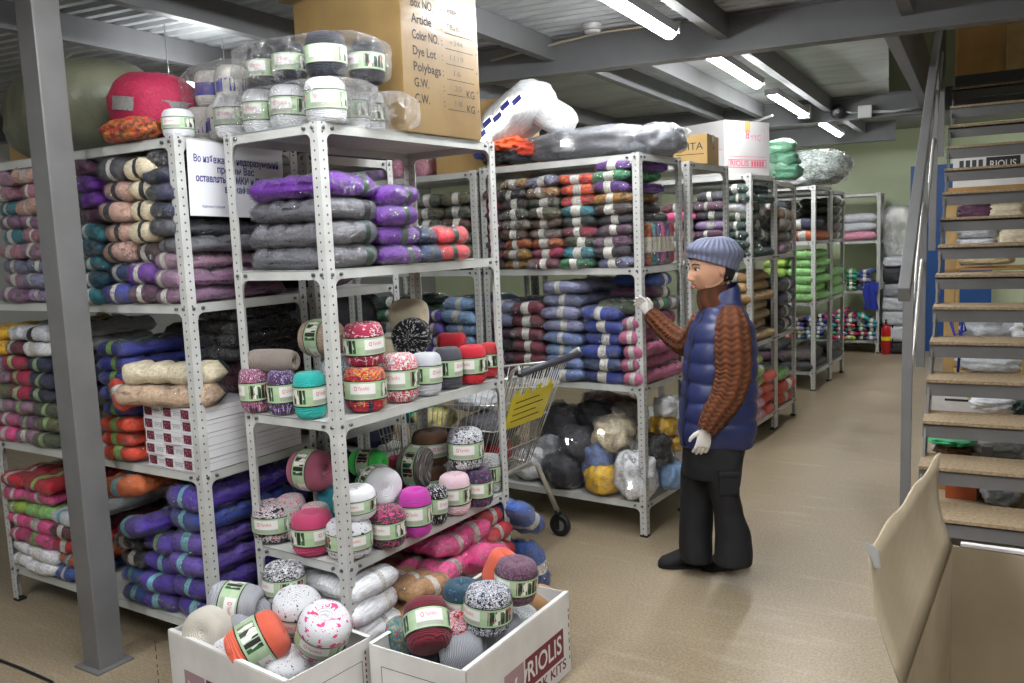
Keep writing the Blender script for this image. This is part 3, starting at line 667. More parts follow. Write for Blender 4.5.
# ---- light green rack
S = 'upper shelf of light-green rack'; z = R4.zs[1]
stack(R4, 'f', z, .02, .28, .1, ['orange/white', 'navy/white'], ('first stack from post', S), 3, bw=.22, gap=.01)
stack(R4, 'f', z, .29, .6, .1, ['charcoal', 'charcoal', 'dark brown', 'charcoal'], ('second stack from post', S), 3)
S = 'middle shelf of light-green rack'; z = R4.zs[2]
stack(R4, 'f', z, .01, .27, .083, ['light green/-', 'light green/-', 'light green/-', 'light green/-', 'light green/-', 'light green/-'], ('first stack from post', S), 3)
stack(R4, 'f', z, .28, .5, .083, ['navy', 'light green/-', 'light green/-', 'lime/-', 'lime'], ('second stack from post', S), 3)
S = 'upper shelf of far grey rack'
stack(R4B, 's', R4B.zs[1], .08, .5, .085, ['taupe', 'taupe', 'moss', 'moss', 'moss'], ('side pile', S), 4, d=.4)
S = 'middle shelf of far grey rack'
stack(R4B, 's', R4B.zs[2], .08, .5, .1, ['light green/-', 'light green/-', 'light green/-'], ('side pile', S), 4, d=.4)
S = 'bottom shelf of light-green rack'; z = R4.zs[3]
stack(R4, 'f', z, .02, .35, .09, ['charcoal/-', 'dark brown/-'], ('first stack from post', S), 2)
stack(R4, 'f', z, .35, .66, .09, ['charcoal/-', 'plum/-', 'charcoal/-'], ('second stack from post', S), 2)
stack(R4B, 's', R4B.zs[3], .08, .5, .09, ['dark brown/-', 'charcoal/-'], ('side pile', 'bottom shelf of far grey rack'), 2, d=.4)
# ---- far rack by the green wall
z = R5.zs[1]
stack(R5, 'f', z, .03, .46, .11, ['light pink/-', 'silver/-', 'silver/-'], ('folded pile', 'upper shelf of far rack'), 3)
t = NT('far_small_yarn'); at_ = t.new('ShaderNodeAttribute'); at_.attribute_name = 'tint'; t.ln(at_.outputs['Color'], t.b.inputs['Base Color']); t.set(Roughness=.6, Coat_Weight=.8, Coat_Roughness=.2); t.bump(t.noise(t.coords(), 60, 4), .5, .01)
rc = random.Random(3); pal = ['teal', 'royal blue', 'red', 'crimson', 'burgundy', 'green', 'orange red', 'denim', 'turquoise', 'pink', 'blue grey', 'lime', 'lilac', 'plum', 'raspberry', 'dark teal']
m = MB(); tints = []
src = pack_meshes(.12, .35, .056, 4, .03, 0., 1)
def addp(mesh, Mx, c):
    b_ = bmesh.new(); b_.from_mesh(mesh); n0 = len(b_.faces); m.merge(b_, Mx, True); tints.extend([rgb(COL.get(c, c))]*n0)
def far(k, i, c, zz, dx):
    Mx = R5.M @ Matrix.Translation((-(.08+.125*k+dx), -.012+rc.uniform(-.03, .02), zz)) @ Matrix.Rotation(rc.uniform(-.2, .2), 4, 'Z') @ Matrix.Rotation(rc.uniform(-.35, .35)*(i > 1), 4, 'Y')
    addp(src[0], Mx, c); addp(src[1], Mx, rc.choice(('#d8d6cc', '#b8d0b0', '#c9c9c9', '#e0dcc8')))
for k in range(9):
    for i in range((5, 6, 6, 7, 6, 6, 5, 5, 5)[k]): far(k, i, rc.choice(pal), R5.zs[3]+.001+i*.054, rc.uniform(-.02, .02))
for k, cs in enumerate((['indigo', 'blue grey', 'lavender grey', 'indigo', 'blue'], ['green', 'dark green', 'green', 'turquoise', 'green'], ['pink', 'light pink', 'burgundy'])):
    for i, c in enumerate(cs): far(k*1.3+.7, i*.2, c, R5.zs[2]+.001+i*.05, 0)
m.bm.faces.ensure_lookup_table(); cl_ = m.bm.loops.layers.float_color.new('tint')
for f_, c in zip(m.bm.faces, tints):
    for l in f_.loops: l[cl_] = c
o = m.obj('small_yarn_packs', t.m); tag(o, 'heaps of small multicoloured yarn packs on the two lower shelves of the far rack', 'yarn packs', None, 'stuff')
# ---- back racks closing the rows, dark bundles added as shade in the gaps
R0B = Rack(-.87, -1.42, -.005, 1.452, .55, 1.98, (1.975, 1.404, .773, .174), 'shadowed rack standing back to back behind the long left rack')
R2M = Rack(-2.06, .11, -.0534, .998, .522, 1.99, (1.985, 1.4227, .808, .184), 'rack added to block the view at the inner end of the row')  # inner end rack added to block the far view with dark goods
G = 'dark bundles added as shade behind the racks'
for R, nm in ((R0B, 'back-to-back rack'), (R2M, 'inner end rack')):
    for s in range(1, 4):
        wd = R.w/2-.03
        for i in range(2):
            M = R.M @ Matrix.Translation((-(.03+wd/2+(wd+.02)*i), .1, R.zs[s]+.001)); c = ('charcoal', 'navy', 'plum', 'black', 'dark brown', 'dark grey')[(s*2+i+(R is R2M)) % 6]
            pack(M, wd, .36, .46, c, '%s bundle added as shade in the %s half of %s shelf, %s' % (c, ('near', 'far')[i], ('', 'upper', 'middle', 'bottom')[s], nm), G, 2, None, jit=.2, wrap=False, name='added_dark_bundle')
for i in range(5):
    M = R0B.M @ Matrix.Translation((-.13, .02, R0B.zs[2]+.001+i*.075)); pack(M @ Matrix.Translation((.0, -.0, 0)), .16, .12, .074, ('#cfcf8e', '#cfcf8e', '#d8d6b0', '#cfcf8e', 'maroon')[i], '%s pack, %s up in the pale stack seen through the front rack' % (('pale lime', 'pale lime', 'cream', 'pale lime', 'maroon')[i], ORD[i]), 'pale stack on the back-to-back rack', 1, None)
# ================================================================== big label-banded yarn balls
def cyl_coords(t):
    o = t.coords(); s = t.new('ShaderNodeSeparateXYZ'); t.ln(o, s.inputs[0])
    ang = t.math('ARCTAN2', s.outputs[1], s.outputs[0]); r = t.math('SQRT', t.math('ADD', t.math('POWER', s.outputs[0], 2), t.math('POWER', s.outputs[1], 2)))
    h = t.math('SUBTRACT', s.outputs[2], r); return o, ang, r, h, s
def ball_mat(name, stops=None, sa=3., sh=60., seed=0., thr=True, wind=1.):
    t = NT(name); o, ang, r, h, s = cyl_coords(t)
    cv = t.new('ShaderNodeCombineXYZ'); t.ln(t.math('MULTIPLY', t.math('SINE', ang), sa), cv.inputs[0]); t.ln(t.math('MULTIPLY', t.math('COSINE', ang), sa), cv.inputs[1]); t.ln(t.math('MULTIPLY_ADD', h, sh, seed), cv.inputs[2])
    tw = t.noise(t.mapping(o, (1, 1, 1), loc=(seed, 0, 0)), 14, 3)
    ph = t.math('ADD', t.math('MULTIPLY', h, 1500*wind), t.math('ADD', t.math('MULTIPLY', ang, 1.6), t.math('MULTIPLY', tw, 30)))
    wv = t.math('MULTIPLY_ADD', t.math('SINE', ph), .5, .5)
    if stops is None:
        oi = t.new('ShaderNodeObjectInfo'); hs = t.new('ShaderNodeHueSaturation'); t.ln(oi.outputs['Color'], hs.inputs['Color'])
        t.ln(t.math('ADD', t.math('MULTIPLY', wv, .3), t.math('MULTIPLY_ADD', tw, .5, .58)), hs.inputs['Value']); c = hs.outputs[0]
    else:
        n = t.new('ShaderNodeTexNoise'); t.ln(cv.outputs[0], n.inputs['Vector']); n.inputs['Scale'].default_value = 1.; n.inputs['Detail'].default_value = 1.; n.inputs['Roughness'].default_value = .4
        n2 = t.noise(cv.outputs[0], 2.3, 1)
        k = t.math('ADD', t.math('MULTIPLY', n.outputs[0], .55), t.math('MULTIPLY', n2, .45))
        c = t.ramp(k, [(p, rgb(COL.get(q, q))) for p, q in stops], 'CONSTANT')
        c = t.mix(t.math('MULTIPLY', t.math('SUBTRACT', 1, wv), .35), c, (.02, .02, .025, 1))
    t.ln(c, t.b.inputs['Base Color']); t.set(Roughness=.85)
    t.b.inputs['Sheen Weight'].default_value = .15
    t.bump(t.math('ADD', wv, t.math('MULTIPLY', tw, 1.5)), .55, .004); return t.m
BMT = {'solid': ball_mat('cord_yarn')}
def bm_(n, st, sa=4., sh=70., seed=0.): BMT[n] = ball_mat(n.replace(' ', '_')+'_yarn', st, sa*.66, sh*.66, seed)
bm_('pink navy', [(0, 'white'), (.4, 'rose'), (.5, 'navy'), (.56, 'light pink'), (.62, 'plum')], 9, 130)
bm_('plum speckle', [(0, 'plum'), (.5, 'royal purple'), (.56, 'white'), (.6, 'plum')], 9, 130, 3)
bm_('red speckle', [(0, 'crimson'), (.53, 'white'), (.565, '#d42a4e'), (.62, 'charcoal'), (.66, 'crimson')], 3, 90, 1)
bm_('fiesta', [(0, 'navy'), (.4, 'red'), (.52, 'yellow'), (.57, 'royal blue'), (.6, 'orange red'), (.68, 'yellow')], 4, 80, 7)
bm_('candy', [(0, 'white'), (.46, 'coral red'), (.52, 'white'), (.56, 'coral red'), (.62, 'white')], 5, 100, 2)
bm_('domino', [(0, 'black'), (.56, 'white')], 8, 120, 5)
bm_('zebra', [(0, 'white'), (.47, 'black'), (.53, 'white'), (.57, 'black')], 6, 100, 4)
bm_('red black white', [(0, 'black'), (.44, 'white'), (.5, 'crimson'), (.54, 'white'), (.58, 'black')], 4, 110, 6)
bm_('white speckle', [(0, 'charcoal'), (.34, 'white'), (.62, '#5a5560')], 6, 110, 8)
bm_('white pink', [(0, 'hot pink'), (.40, 'white'), (.63, 'hot pink')], 3, 70, 9)
bm_('tropic stripe', [(0, 'dark green'), (.42, 'hot pink'), (.47, 'charcoal'), (.53, 'moss'), (.57, 'plum'), (.62, 'hot pink')], 2.5, 90, 10)
bm_('navy confetti', [(0, 'navy'), (.52, 'crimson'), (.55, 'navy'), (.6, 'denim')], 7, 110, 11)
bm_('confetti', [(0, 'royal blue'), (.38, 'white'), (.5, 'green'), (.53, 'white'), (.58, 'crimson'), (.62, 'white')], 7, 120, 12)
bm_('mono confetti', [(0, 'black'), (.44, 'white'), (.53, 'dark grey'), (.57, 'white'), (.62, 'royal blue')], 7, 120, 13)
bm_('taupe stripe', [(0, 'dark grey'), (.42, 'taupe'), (.55, 'silver'), (.6, 'taupe')], .8, 130, 14)
bm_('pastel', [(0, 'pink'), (.45, 'silver'), (.5, 'light green'), (.54, 'lilac'), (.6, 'light pink')], 7, 110, 15)
bm_('navy white', [(0, 'navy'), (.46, 'white'), (.52, 'navy'), (.58, 'white')], 7, 120, 16)
bm_('plum tweed', [(0, 'plum'), (.5, 'dusty mauve'), (.55, 'plum')], 12, 180, 17)
bm_('teal confetti', [(0, 'red'), (.4, 'teal'), (.55, 'yellow'), (.6, 'turquoise'), (.66, 'crimson')], 7, 90, 18)
bm_('teal navy', [(0, 'dark teal'), (.5, 'navy'), (.6, 'teal')], 7, 110, 19)
bm_('red white', [(0, 'red'), (.48, 'white'), (.54, 'crimson'), (.6, 'white')], 5, 80, 20)
bm_('sky speckle', [(0, 'white'), (.5, 'light blue'), (.56, 'turquoise'), (.6, 'white')], 7, 110, 21)
bm_('beige tweed', [(0, 'beige'), (.52, 'taupe'), (.57, 'beige')], 12, 160, 22)
# label band: pale green with black edging, a white panel, and dark picture squares
t = NT('ball_label'); o, ang, r, h, s = cyl_coords(t)
u = t.math('FRACT', t.math('MULTIPLY_ADD', ang, 2/(2*pi), 1.)); vz = t.math('DIVIDE', t.math('ADD', s.outputs[2], -.031), .05)
def band_(a, lo, hi): return t.math('MULTIPLY', t.math('GREATER_THAN', a, lo), t.math('LESS_THAN', a, hi))
c = t.mix(band_(vz, .5, .84), rgb('#a9c39c'), rgb('#b4cba8'))
pic = t.math('MULTIPLY', band_(u, .52, .9), band_(vz, .16, .84))
vo = t.new('ShaderNodeTexVoronoi'); vo.inputs['Scale'].default_value = 60.; t.ln(o, vo.inputs['Vector'])
sq = t.math('GREATER_THAN', t.math('FRACT', t.math('MULTIPLY', u, 13.16)), .16)
blob = t.ramp(vo.outputs['Color'], [(0, rgb('#1d1f1d')), (.35, rgb('#a8263a')), (.5, rgb('#2b5a3a')), (.62, rgb('#e6e4dc')), (.74, rgb('#20231f')), (.88, rgb('#44683f'))], 'CONSTANT')
c = t.mix(t.math('MULTIPLY', pic, sq), c, blob)
wh = t.math('MULTIPLY', band_(u, .04, .42), band_(vz, .34, .86)); c = t.mix(wh, c, rgb('#e9e9e6'))
gr = t.math('MULTIPLY', band_(u, .04, .42), band_(vz, .14, .32)); c = t.mix(gr, c, rgb('#a6a89c'))
edge = t.math('ADD', t.math('LESS_THAN', vz, .06), t.math('GREATER_THAN', vz, .94)); c = t.mix(edge, c, rgb('#17181a'))
t.ln(c, t.b.inputs['Base Color']); t.set(Roughness=.4); BMT['label'] = t.m
MT['ink_pink'] = simple('pink_ink', '#d76a72', .5); MT['ink'] = simple('dark_ink', '#33373a', .5)
_fonts = []
def text_geo(s, size, width=None, bold=0., ext=0.):
    cu = bpy.data.curves.new('lettering', 'FONT'); cu.body = s; cu.size = size; cu.align_x = 'CENTER'; cu.align_y = 'CENTER'; cu.offset = bold; cu.resolution_u = 3; cu.extrude = ext
    ob = bpy.data.objects.new('lettering', cu); col.objects.link(ob); bpy.context.view_layer.update()
    me = bpy.data.meshes.new_from_object(ob.evaluated_get(bpy.context.evaluated_depsgraph_get()))
    vs = [v.co.copy() for v in me.vertices]; fs = [tuple(p.vertices) for p in me.polygons]
    bpy.data.objects.remove(ob); bpy.data.curves.remove(cu); bpy.data.meshes.remove(me)
    if width and vs:
        a = min(v.x for v in vs); b = max(v.x for v in vs); k = width/(b-a)
        for v in vs: v.x = (v.x-(a+b)/2)*k
    return vs, fs
class Txt:
    def __init__(s): s.v = []; s.f = []
    def add(s, txt, size, x, y, width=None, bold=0.):
        vs, fs = text_geo(txt, size, width, bold); n = len(s.v); s.v += [(v.x+x, v.y+y, v.z) for v in vs]; s.f += [tuple(i+n for i in f) for f in fs]; return s
    def rect(s, x0, y0, x1, y1): n = len(s.v); s.v += [(x0, y0, 0), (x1, y0, 0), (x1, y1, 0), (x0, y1, 0)]; s.f.append((n, n+1, n+2, n+3)); return s
    def mesh(s, name, mat, fn=None):
        me = bpy.data.meshes.new(name); me.from_pydata([fn(*v) if fn else v for v in s.v], [], s.f); me.materials.append(mat); me.update(); return me
BR_, BH_ = .07, .112
def _wrap(a0): return lambda x, y, z: ((BR_*1.058)*sin(a0+x/BR_), -(BR_*1.058)*cos(a0+x/BR_), y)
tx_ = Txt()
for a0 in (0., pi):       # on the white panels (u .04-.42 of each half turn)
    an = -pi+a0+.23*pi
    x = BR_*(an+pi/2)
    vs, fs = text_geo('YarnArt', .014, .036); n = len(tx_.v); tx_.v += [(v.x+x+.004, v.y+.062, 0) for v in vs]; tx_.f += [tuple(i+n for i in f) for f in fs]
    for ro, ri in ((.0055, .0035),):
        n = len(tx_.v); K = 12
        for k in range(K): tx_.v += [(x-.022+ro*cos(2*pi*k/K), .062+ro*sin(2*pi*k/K), 0), (x-.022+ri*cos(2*pi*k/K), .062+ri*sin(2*pi*k/K), 0)]
        for k in range(K): q = (k+1) % K; tx_.f.append((n+2*k, n+2*q, n+2*q+1, n+2*k+1))
LET = tx_.mesh('lettering', MT['ink_pink'], _wrap(0))
def ball_mesh(v):
    R = random.Random(v); m = MB(); P = [(.004, .102), (.012, .106), (.03, .111), (.05, .1105), (.062, .105), (.0685, .094), (.07, .08), (.0705, .056), (.07, .032), (.0685, .018), (.062, .007), (.05, .001), (.02, 0.)]
    if v == 1: P = [(.004, .098), (.014, .105), (.03, .112), (.045, .114), (.058, .110), (.068, .098), (.072, .08), (.0715, .056), (.071, .03), (.067, .014), (.058, .005), (.04, 0), (.02, 0.)]
    m.lathe(P, 32)
    for q in m.bm.verts:
        rr = sqrt(q.co.x**2+q.co.y**2)
        if rr > .03:
            k = 1+.02*noise.noise(Vector((q.co.x*22+v*9, q.co.y*22, q.co.z*30))); q.co.x *= k; q.co.y *= k
    return m.mesh('yarn_ball', BMT['solid'])
BALLS = [ball_mesh(i) for i in range(2)]
m = MB(); m.lathe([(.0730+.0002*i, z_) for i, z_ in enumerate((.0315, .04, .056, .072, .0805))], 32, None, False, False); LBL = m.mesh('label_band', BMT['label'])
_rb = random.Random(5)
def ball(P, r, h, kind, label, grp, axis=None, spin=None, color=None, lab=True, nudge=True):
    """P = point under the ball centre (upright) or the ball's centre (axis given)"""
    o = place('yarn_ball', BALLS[_rb.randrange(2)])
    S = Matrix.Diagonal((r/BR_, r/BR_, h/BH_, 1)); sp = Matrix.Rotation(_rb.uniform(0, 6.28) if spin is None else spin, 4, 'Z')
    if axis is None: Mx = Matrix.Translation(P) @ Matrix.Rotation(radians(_rb.uniform(-2, 2)), 4, 'X') @ sp @ S
    else:
        q = Vector((0, 0, 1)).rotation_difference(Vector(axis).normalized()).to_matrix().to_4x4()
        Mx = Matrix.Translation(P) @ q @ sp @ Matrix.Translation((0, 0, -h/2)) @ S
    o.matrix_world = Mx
    tag(o, label, 'yarn ball', grp)
    if kind in COL or kind.startswith('#'):
        o.color = rgb(COL.get(kind, kind))
    else:
        o.material_slots[0].link = 'OBJECT'; o.material_slots[0].material = BMT[kind]
    if lab:
        l = place('label_band', LBL, o); place('lettering', LET, l)
    return o
def hb(px, py): d = ray(px, py); d.z = 0; return d.normalized()
def depth(P): return (P-CAM).dot(fwd)
def shelf_ball(x0, x1, yb, yt, z, kind, label, grp, spin=None, lab=True):
    """ball standing on the surface z whose outline spans these pixels"""
    px = (x0+x1)/2; P = atz(px, yb, z); d = hb(px, yb)
    for _ in range(3):
        r = (x1-x0)/2*depth(P)/F_PX; P = atz(px, yb, z)+d*r*.96
    D = depth(P); sl = (CAM.z-z)/(P-CAM).length
    h = max(.05, ((yb-yt)*D/F_PX-1.7*r*sl)/.97)
    ball(P, r, h, kind, label, grp, None, spin, lab=lab); return P, r, h
def rest_ball(ref, x0, x1, yb, yt, kind, label, grp, spin=None, dy=0.):
    """ball standing on top of another ball"""
    P0, r0_, h0 = ref; px = (x0+x1)/2; z = P0.z+h0; P = atz(px, yb, z)
    k = depth(P0)/1.0; d = ray(px, (yb+yt)/2); t_ = (depth(P0)+dy)/d.dot(fwd); C_ = CAM+d*t_; r = (x1-x0)/2*(depth(P0)+dy)/F_PX
    D = depth(P0)+dy; sl = (CAM.z-z)/(P0-CAM).length; h = max(.05, ((yb-yt)*D/F_PX-1.7*r*sl)/.97)
    ball(Vector((C_.x, C_.y, z-.002)), r, h, kind, label, grp, None, spin); return Vector((C_.x, C_.y, z-.002)), r, h
def lying_ball(cx, cy, rpx, length, z, axis, kind, label, grp, spin=None, tilt=0., lab=True):
    """ball lying on its side on surface z, centre seen at this pixel"""
    P = atz(cx, cy, z)
    for _ in range(4): r = rpx*depth(P)/F_PX; P = atz(cx, cy, z+r)
    a = Vector((axis[0], axis[1], tilt)); ball(P, r, length, kind, label, grp, a, spin, lab=lab); return P, r, length
def uball(cx, cy, rpx, u, length, axis, kind, label, grp, spin=None, lab=True):
    """ball lying at distance u behind the aisle face of the front rack"""
    ex = R1.M.to_3x3() @ Vector((1, 0, 0)); d = ray(cx, cy); t_ = ((R1.o-CAM).dot(ex)-u)/d.dot(ex); P = CAM+d*t_; r = rpx*depth(P)/F_PX
    ball(P, r, length, kind, label, grp, Vector((axis[0], axis[1], 0)), spin, lab=lab); return P, r, length
def sball(u, v, z, r, h, kind, label, grp, spin=None, lab=True):
    ball(R1.P(u, v, z), r, h, kind, label, grp, None, spin, lab=lab)
RX = (R1.M.to_3x3() @ Vector((1, 0, 0))); RY = (R1.M.to_3x3() @ Vector((0, 1, 0)))
G = 'yarn balls on the middle shelf of the front rack'; z = R1.zs[2]+.001
shelf_ball(242.5, 272, 413.7, 367, z, 'pink navy', 'pink and navy speckled yarn ball, first from the outer post', G, .4)
shelf_ball(270, 298, 416, 368.5, z, 'plum speckle', 'dark plum speckled yarn ball beside the turquoise ball', G, 2.1)
shelf_ball(296, 328, 420, 370, z, 'turquoise', 'turquoise yarn ball beside the near corner post', G, 2.4)
b6 = shelf_ball(345.5, 387, 413.7, 364, z, 'fiesta', 'red, yellow and blue speckled yarn ball at the shelf edge', G, 4.6)
rest_ball(b6, 344.5, 384, 364, 318, 'red speckle', 'crimson speckled yarn ball standing on the red yellow blue ball', G, 2.2)
b7 = shelf_ball(384, 419.5, 404, 353, z, 'candy', 'white and coral speckled yarn ball third from the corner post', G, 1.2)
b8 = shelf_ball(412, 442.5, 397, 351.5, z, 'silver', 'light grey yarn ball beside the dark grey ball', G, 2.3)
shelf_ball(436, 463, 390, 346, z, 'dark grey', 'dark grey yarn ball between the light grey and red balls', G, 2.5)
b10 = shelf_ball(459, 488, 385, 344, z, 'red', 'bright red yarn ball near the far post of the shelf', G, 1.0)
shelf_ball(480, 500, 378, 343, z, 'coral red', 'coral red yarn ball touching the far post of the shelf', G, 3.2)
uball(412, 337, 19, .3, .11, (-.4, 1), 'domino', 'black yarn ball with white dots lying on the back row of the shelf', G, lab=False)
sball(.3, .75, z, .06, .125, 'silver', 'grey ball in the back row carrying the black dotted ball', G, lab=False)
uball(452, 341, 8.5, .16, .12, (1, .4), 'red', 'flattened red ball lying behind the bright red ball', G, lab=False)
sball(.18, .86, z, .052, .155, 'teal', 'teal ball mostly hidden behind the dark grey ball', G, lab=False)
uball(322, 338, 18.5, .3, .15, (1, .1), 'beige tweed', 'beige speckled ball lying on its side behind the corner post', G, 2.)
uball(272, 361, 12, .38, .2, (1, .2), 'taupe', 'flat taupe ball lying behind the pink and navy ball', G, lab=False)
sball(.38, .12, z, .06, .13, 'taupe', 'taupe ball in the back row under the flat taupe ball', G, lab=False)
sball(.3, .30, z, .055, .185, 'sky speckle', 'pale blue speckled ball hidden behind the corner post', G, lab=False)
sball(.4, .70, z, .055, .2, 'cream', 'lower cream ball behind the black dotted ball', G, lab=False)
uball(409, 316, 17, .40, .15, (1, .3), 'cream', 'upper cream ball at the back behind the black dotted ball', G, lab=False)
sball(.4, .87, z, .055, .21, 'cream', 'second lower cream ball supporting the upper cream ball', G, lab=False)
G = 'yarn balls on the lower shelf of the front rack'; z = R1.zs[3]+.001
shelf_ball(255, 296, 545.5, 497, z, 'red black white', 'red, black and white speckled ball next to the outer post', G, 4.4)
shelf_ball(294, 335, 558.6, 506.6, z, 'raspberry', 'raspberry pink ball between the speckled ball and corner post', G, 2.3)
b3 = shelf_ball(328, 373, 563, 514, z, 'white speckle', 'white speckled ball behind the corner post, lower of two', G, 4.9)
rest_ball(b3, 334, 375.5, 514, 473, 'white', 'white yarn ball stacked on the white speckled ball', G, 1.4)
b5 = shelf_ball(372, 407, 551, 503, z, 'tropic stripe', 'dark green and pink striped ball under the lying white ball', G, 4.2)
lying_ball(380, 485, 19.5, .125, z+.118, (.9, -.45), 'white', 'white ball lying on its side on the striped ball', G, 1.2)
shelf_ball(401, 433, 540, 486, z, 'purple' if 0 else '#c238a6', 'magenta yarn ball at the middle of the lower shelf edge', G, 4.5)
shelf_ball(426, 448.5, 526, 483.5, z, 'domino', 'black ball with white dots wedged beside the magenta ball', G, 2.2)
b9 = shelf_ball(441, 472, 516.5, 470, z, 'light pink' if 0 else '#eccbd6', 'pale pink ball on the lower shelf near the far post', G, 1.1)
b10 = shelf_ball(466.5, 494, 509, 466, z, 'navy confetti', 'navy speckled ball between pale pink ball and far post', G, 1.2)
shelf_ball(480, 502, 494, 452, z, 'confetti', 'white confetti speckled ball against the far post', G, 3.)
rest_ball(b9, 447.5, 483, 470, 424, 'mono confetti', 'black and white confetti ball stacked on the pale pink ball', G, 4.5, dy=.06)
P_, r_, h_ = shelf_ball(412, 449, 505, 462, z, 'brown', 'lower brown ball behind the taupe striped ball', G, 1.)
rest_ball((P_, r_, h_), 412, 449, 462, 420, 'brown', 'upper brown ball standing behind the taupe striped ball', G, 2.)
uball(419, 466, 21, .25, .15, (.95, .1), 'taupe stripe', 'taupe striped ball lying on its side with green band', G, 5.4)
sball(.27, .72, z, .06, .09, 'taupe', 'taupe ball under the taupe striped ball', G, lab=False)
uball(368, 463, 13.5, .4, .15, (1, .25), '#38c24f', 'bright green ball lying at the back of the lower shelf', G, 5.)
sball(.4, .54, z, .055, .14, 'green', 'green ball in the back row under the bright green ball', G, lab=False)
uball(311, 470, 20, .36, .15, (1, .12), '#a8586f', 'dusty rose ball lying on its side by the corner post', G, 2.)
sball(.40, .12, z, .055, .165, 'pastel', 'pastel speckled ball under the dusty rose ball', G, lab=False)
sball(.27, .115, z, .055, .15, 'pastel', 'pastel speckled ball tucked between speckled ball and raspberry ball', G, lab=False)
sball(.33, .25, z, .05, .175, 'teal', 'teal ball hidden behind the corner post of the lower shelf', G, lab=False)
sball(.4, .73, z, .06, .17, 'crimson', 'crimson ball at the back behind the taupe striped ball', G, lab=False)

# ------------------------------------------------------------------ white cartons on the floor
t = NT('white_carton'); o = t.coords(); n = t.noise(o, 6, 4); t.ln(t.ramp(n, [(.3, rgb('#d3d2d0')), (.7, rgb('#e6e5e3'))]), t.b.inputs['Base Color']); t.set(Roughness=.6); MT['wcard'] = t.m
MT['maroon_ink'] = simple('maroon_ink', '#74283e', .6); MT['mauve_ink'] = simple('mauve_ink', '#a58890', .6)
def open_carton(name, M, L, W, Hh, label):
    """tray box: x 0..L along the long side, y 0..W, walls 5 mm"""
    e = empty(name, mat=M); tag(e, label, 'cardboard box', 'white cartons full of yarn balls on the floor'); tk = .005
    m = MB(); m.box(0, 0, 0, L, W, tk); m.obj('bottom_panel', MT['wcard'], e)
    for a in ((0, 0, L, tk), (0, W-tk, L, W), (0, 0, tk, W), (L-tk, 0, L, W)):
        m = MB(); m.box(a[0], a[1], tk, a[2], a[3], Hh, .0015); m.obj('side_panel', MT['wcard'], e)
    for a in ((.0, .0, L, .018), (0, W-.018, L, W)):
        m = MB(); m.box(a[0], a[1]+.001, Hh, a[2], a[3]-.001, Hh+.004, .001); m.obj('rim_flap', MT['wcard'], e)
    return e
def decal(e, parent, name, mat, txt, fn): return place(name, txt.mesh(name, mat, fn), e)
def print_on(e, L, W, Hh, face, ox):
    """maroon name plate, logo square and grid frame printed on one long face; fn maps (x, y) to the face"""
    fn = face
    a = Txt().rect(.335, .075, .60, .185); decal(e, e, 'name_plate', MT['maroon_ink'], a, lambda x, y, z: fn(x, y, .0008))
    a = Txt().add('RIOLIS', .095, .467, .13, .235, .0015); decal(e, e, 'lettering', MT['wcard'], a, lambda x, y, z: fn(x, y, .0016))
    a = Txt().add('ARK KITS', .052, .49, .045, .25, .001); decal(e, e, 'lettering', MT['maroon_ink'], a, lambda x, y, z: fn(x, y, .0008))
    a = Txt().rect(.205, .02, .325, .185); decal(e, e, 'logo_square', MT['mauve_ink'], a, lambda x, y, z: fn(x, y, .0008))
    a = Txt()
    for x, y, w, h, s in ((.23, .05, .014, .1, .4), (.262, .05, .014, .1, -.4), (.295, .05, .014, .1, .4)):
        n = len(a.v); a.v += [(x, y, 0), (x+w, y, 0), (x+w+s*h, y+h, 0), (x+s*h, y+h, 0)]; a.f.append((n, n+1, n+2, n+3))
    decal(e, e, 'logo_strokes', MT['wcard'], a, lambda x, y, z: fn(x, y, .0016))
    a = Txt()
    for s in (.03, L-.012):
        for k in range(7): a.rect(s-.003, .05+k*.03, s+.003, .062+k*.03+.004*(k % 3))
    decal(e, e, 'edge_print', MT['maroon_ink'], a, lambda x, y, z: fn(x, y, .0008))
def print_end(e, W, Hh, fn):
    a = Txt(); T = .0022
    for x0, y0, x1, y1 in ((.05, .09, .33, .235), ):
        a.rect(x0, y0, x1, y0+T).rect(x0, y1-T, x1, y1).rect(x0, y0, x0+T, y1).rect(x1-T, y0, x1, y1)
    decal(e, e, 'printed_frame', MT['ink'], a, lambda x, y, z: fn(x, y, .0008))
    a = Txt()
    for k in range(9): a.rect(.20, .03+.013*k, .21, .038+.013*k)
    for k in range(9): a.rect(.222, .02+.015*k, .232, .028+.015*k)
    for k in range(12): a.rect(W-.014, .02+.021*k, W-.008, .032+.021*k)
    decal(e, e, 'edge_print', MT['maroon_ink'], a, lambda x, y, z: fn(x, y, .0008))
# right carton: long side faces the aisle (+X)
A = Vector((.283, -2.056, 0)); Bv = Vector((.288, -1.402, 0)); ax = (Bv-A).normalized()
Mb = Matrix((ax, Vector((-ax.y, ax.x, 0)), Vector((0, 0, 1)))).transposed().to_4x4(); Mb.translation = A
BW, BL, BHt = .39, .655, .30
e = open_carton('yarn_carton', Mb, BL, BW, BHt, 'white carton with maroon name plate on the floor, full of yarn balls')
print_on(e, BL, BW, BHt, lambda x, y, o_: (x, -o_, y), 0)
print_end(e, BW, BHt, lambda x, y, o_: (-o_, BW-x, y))
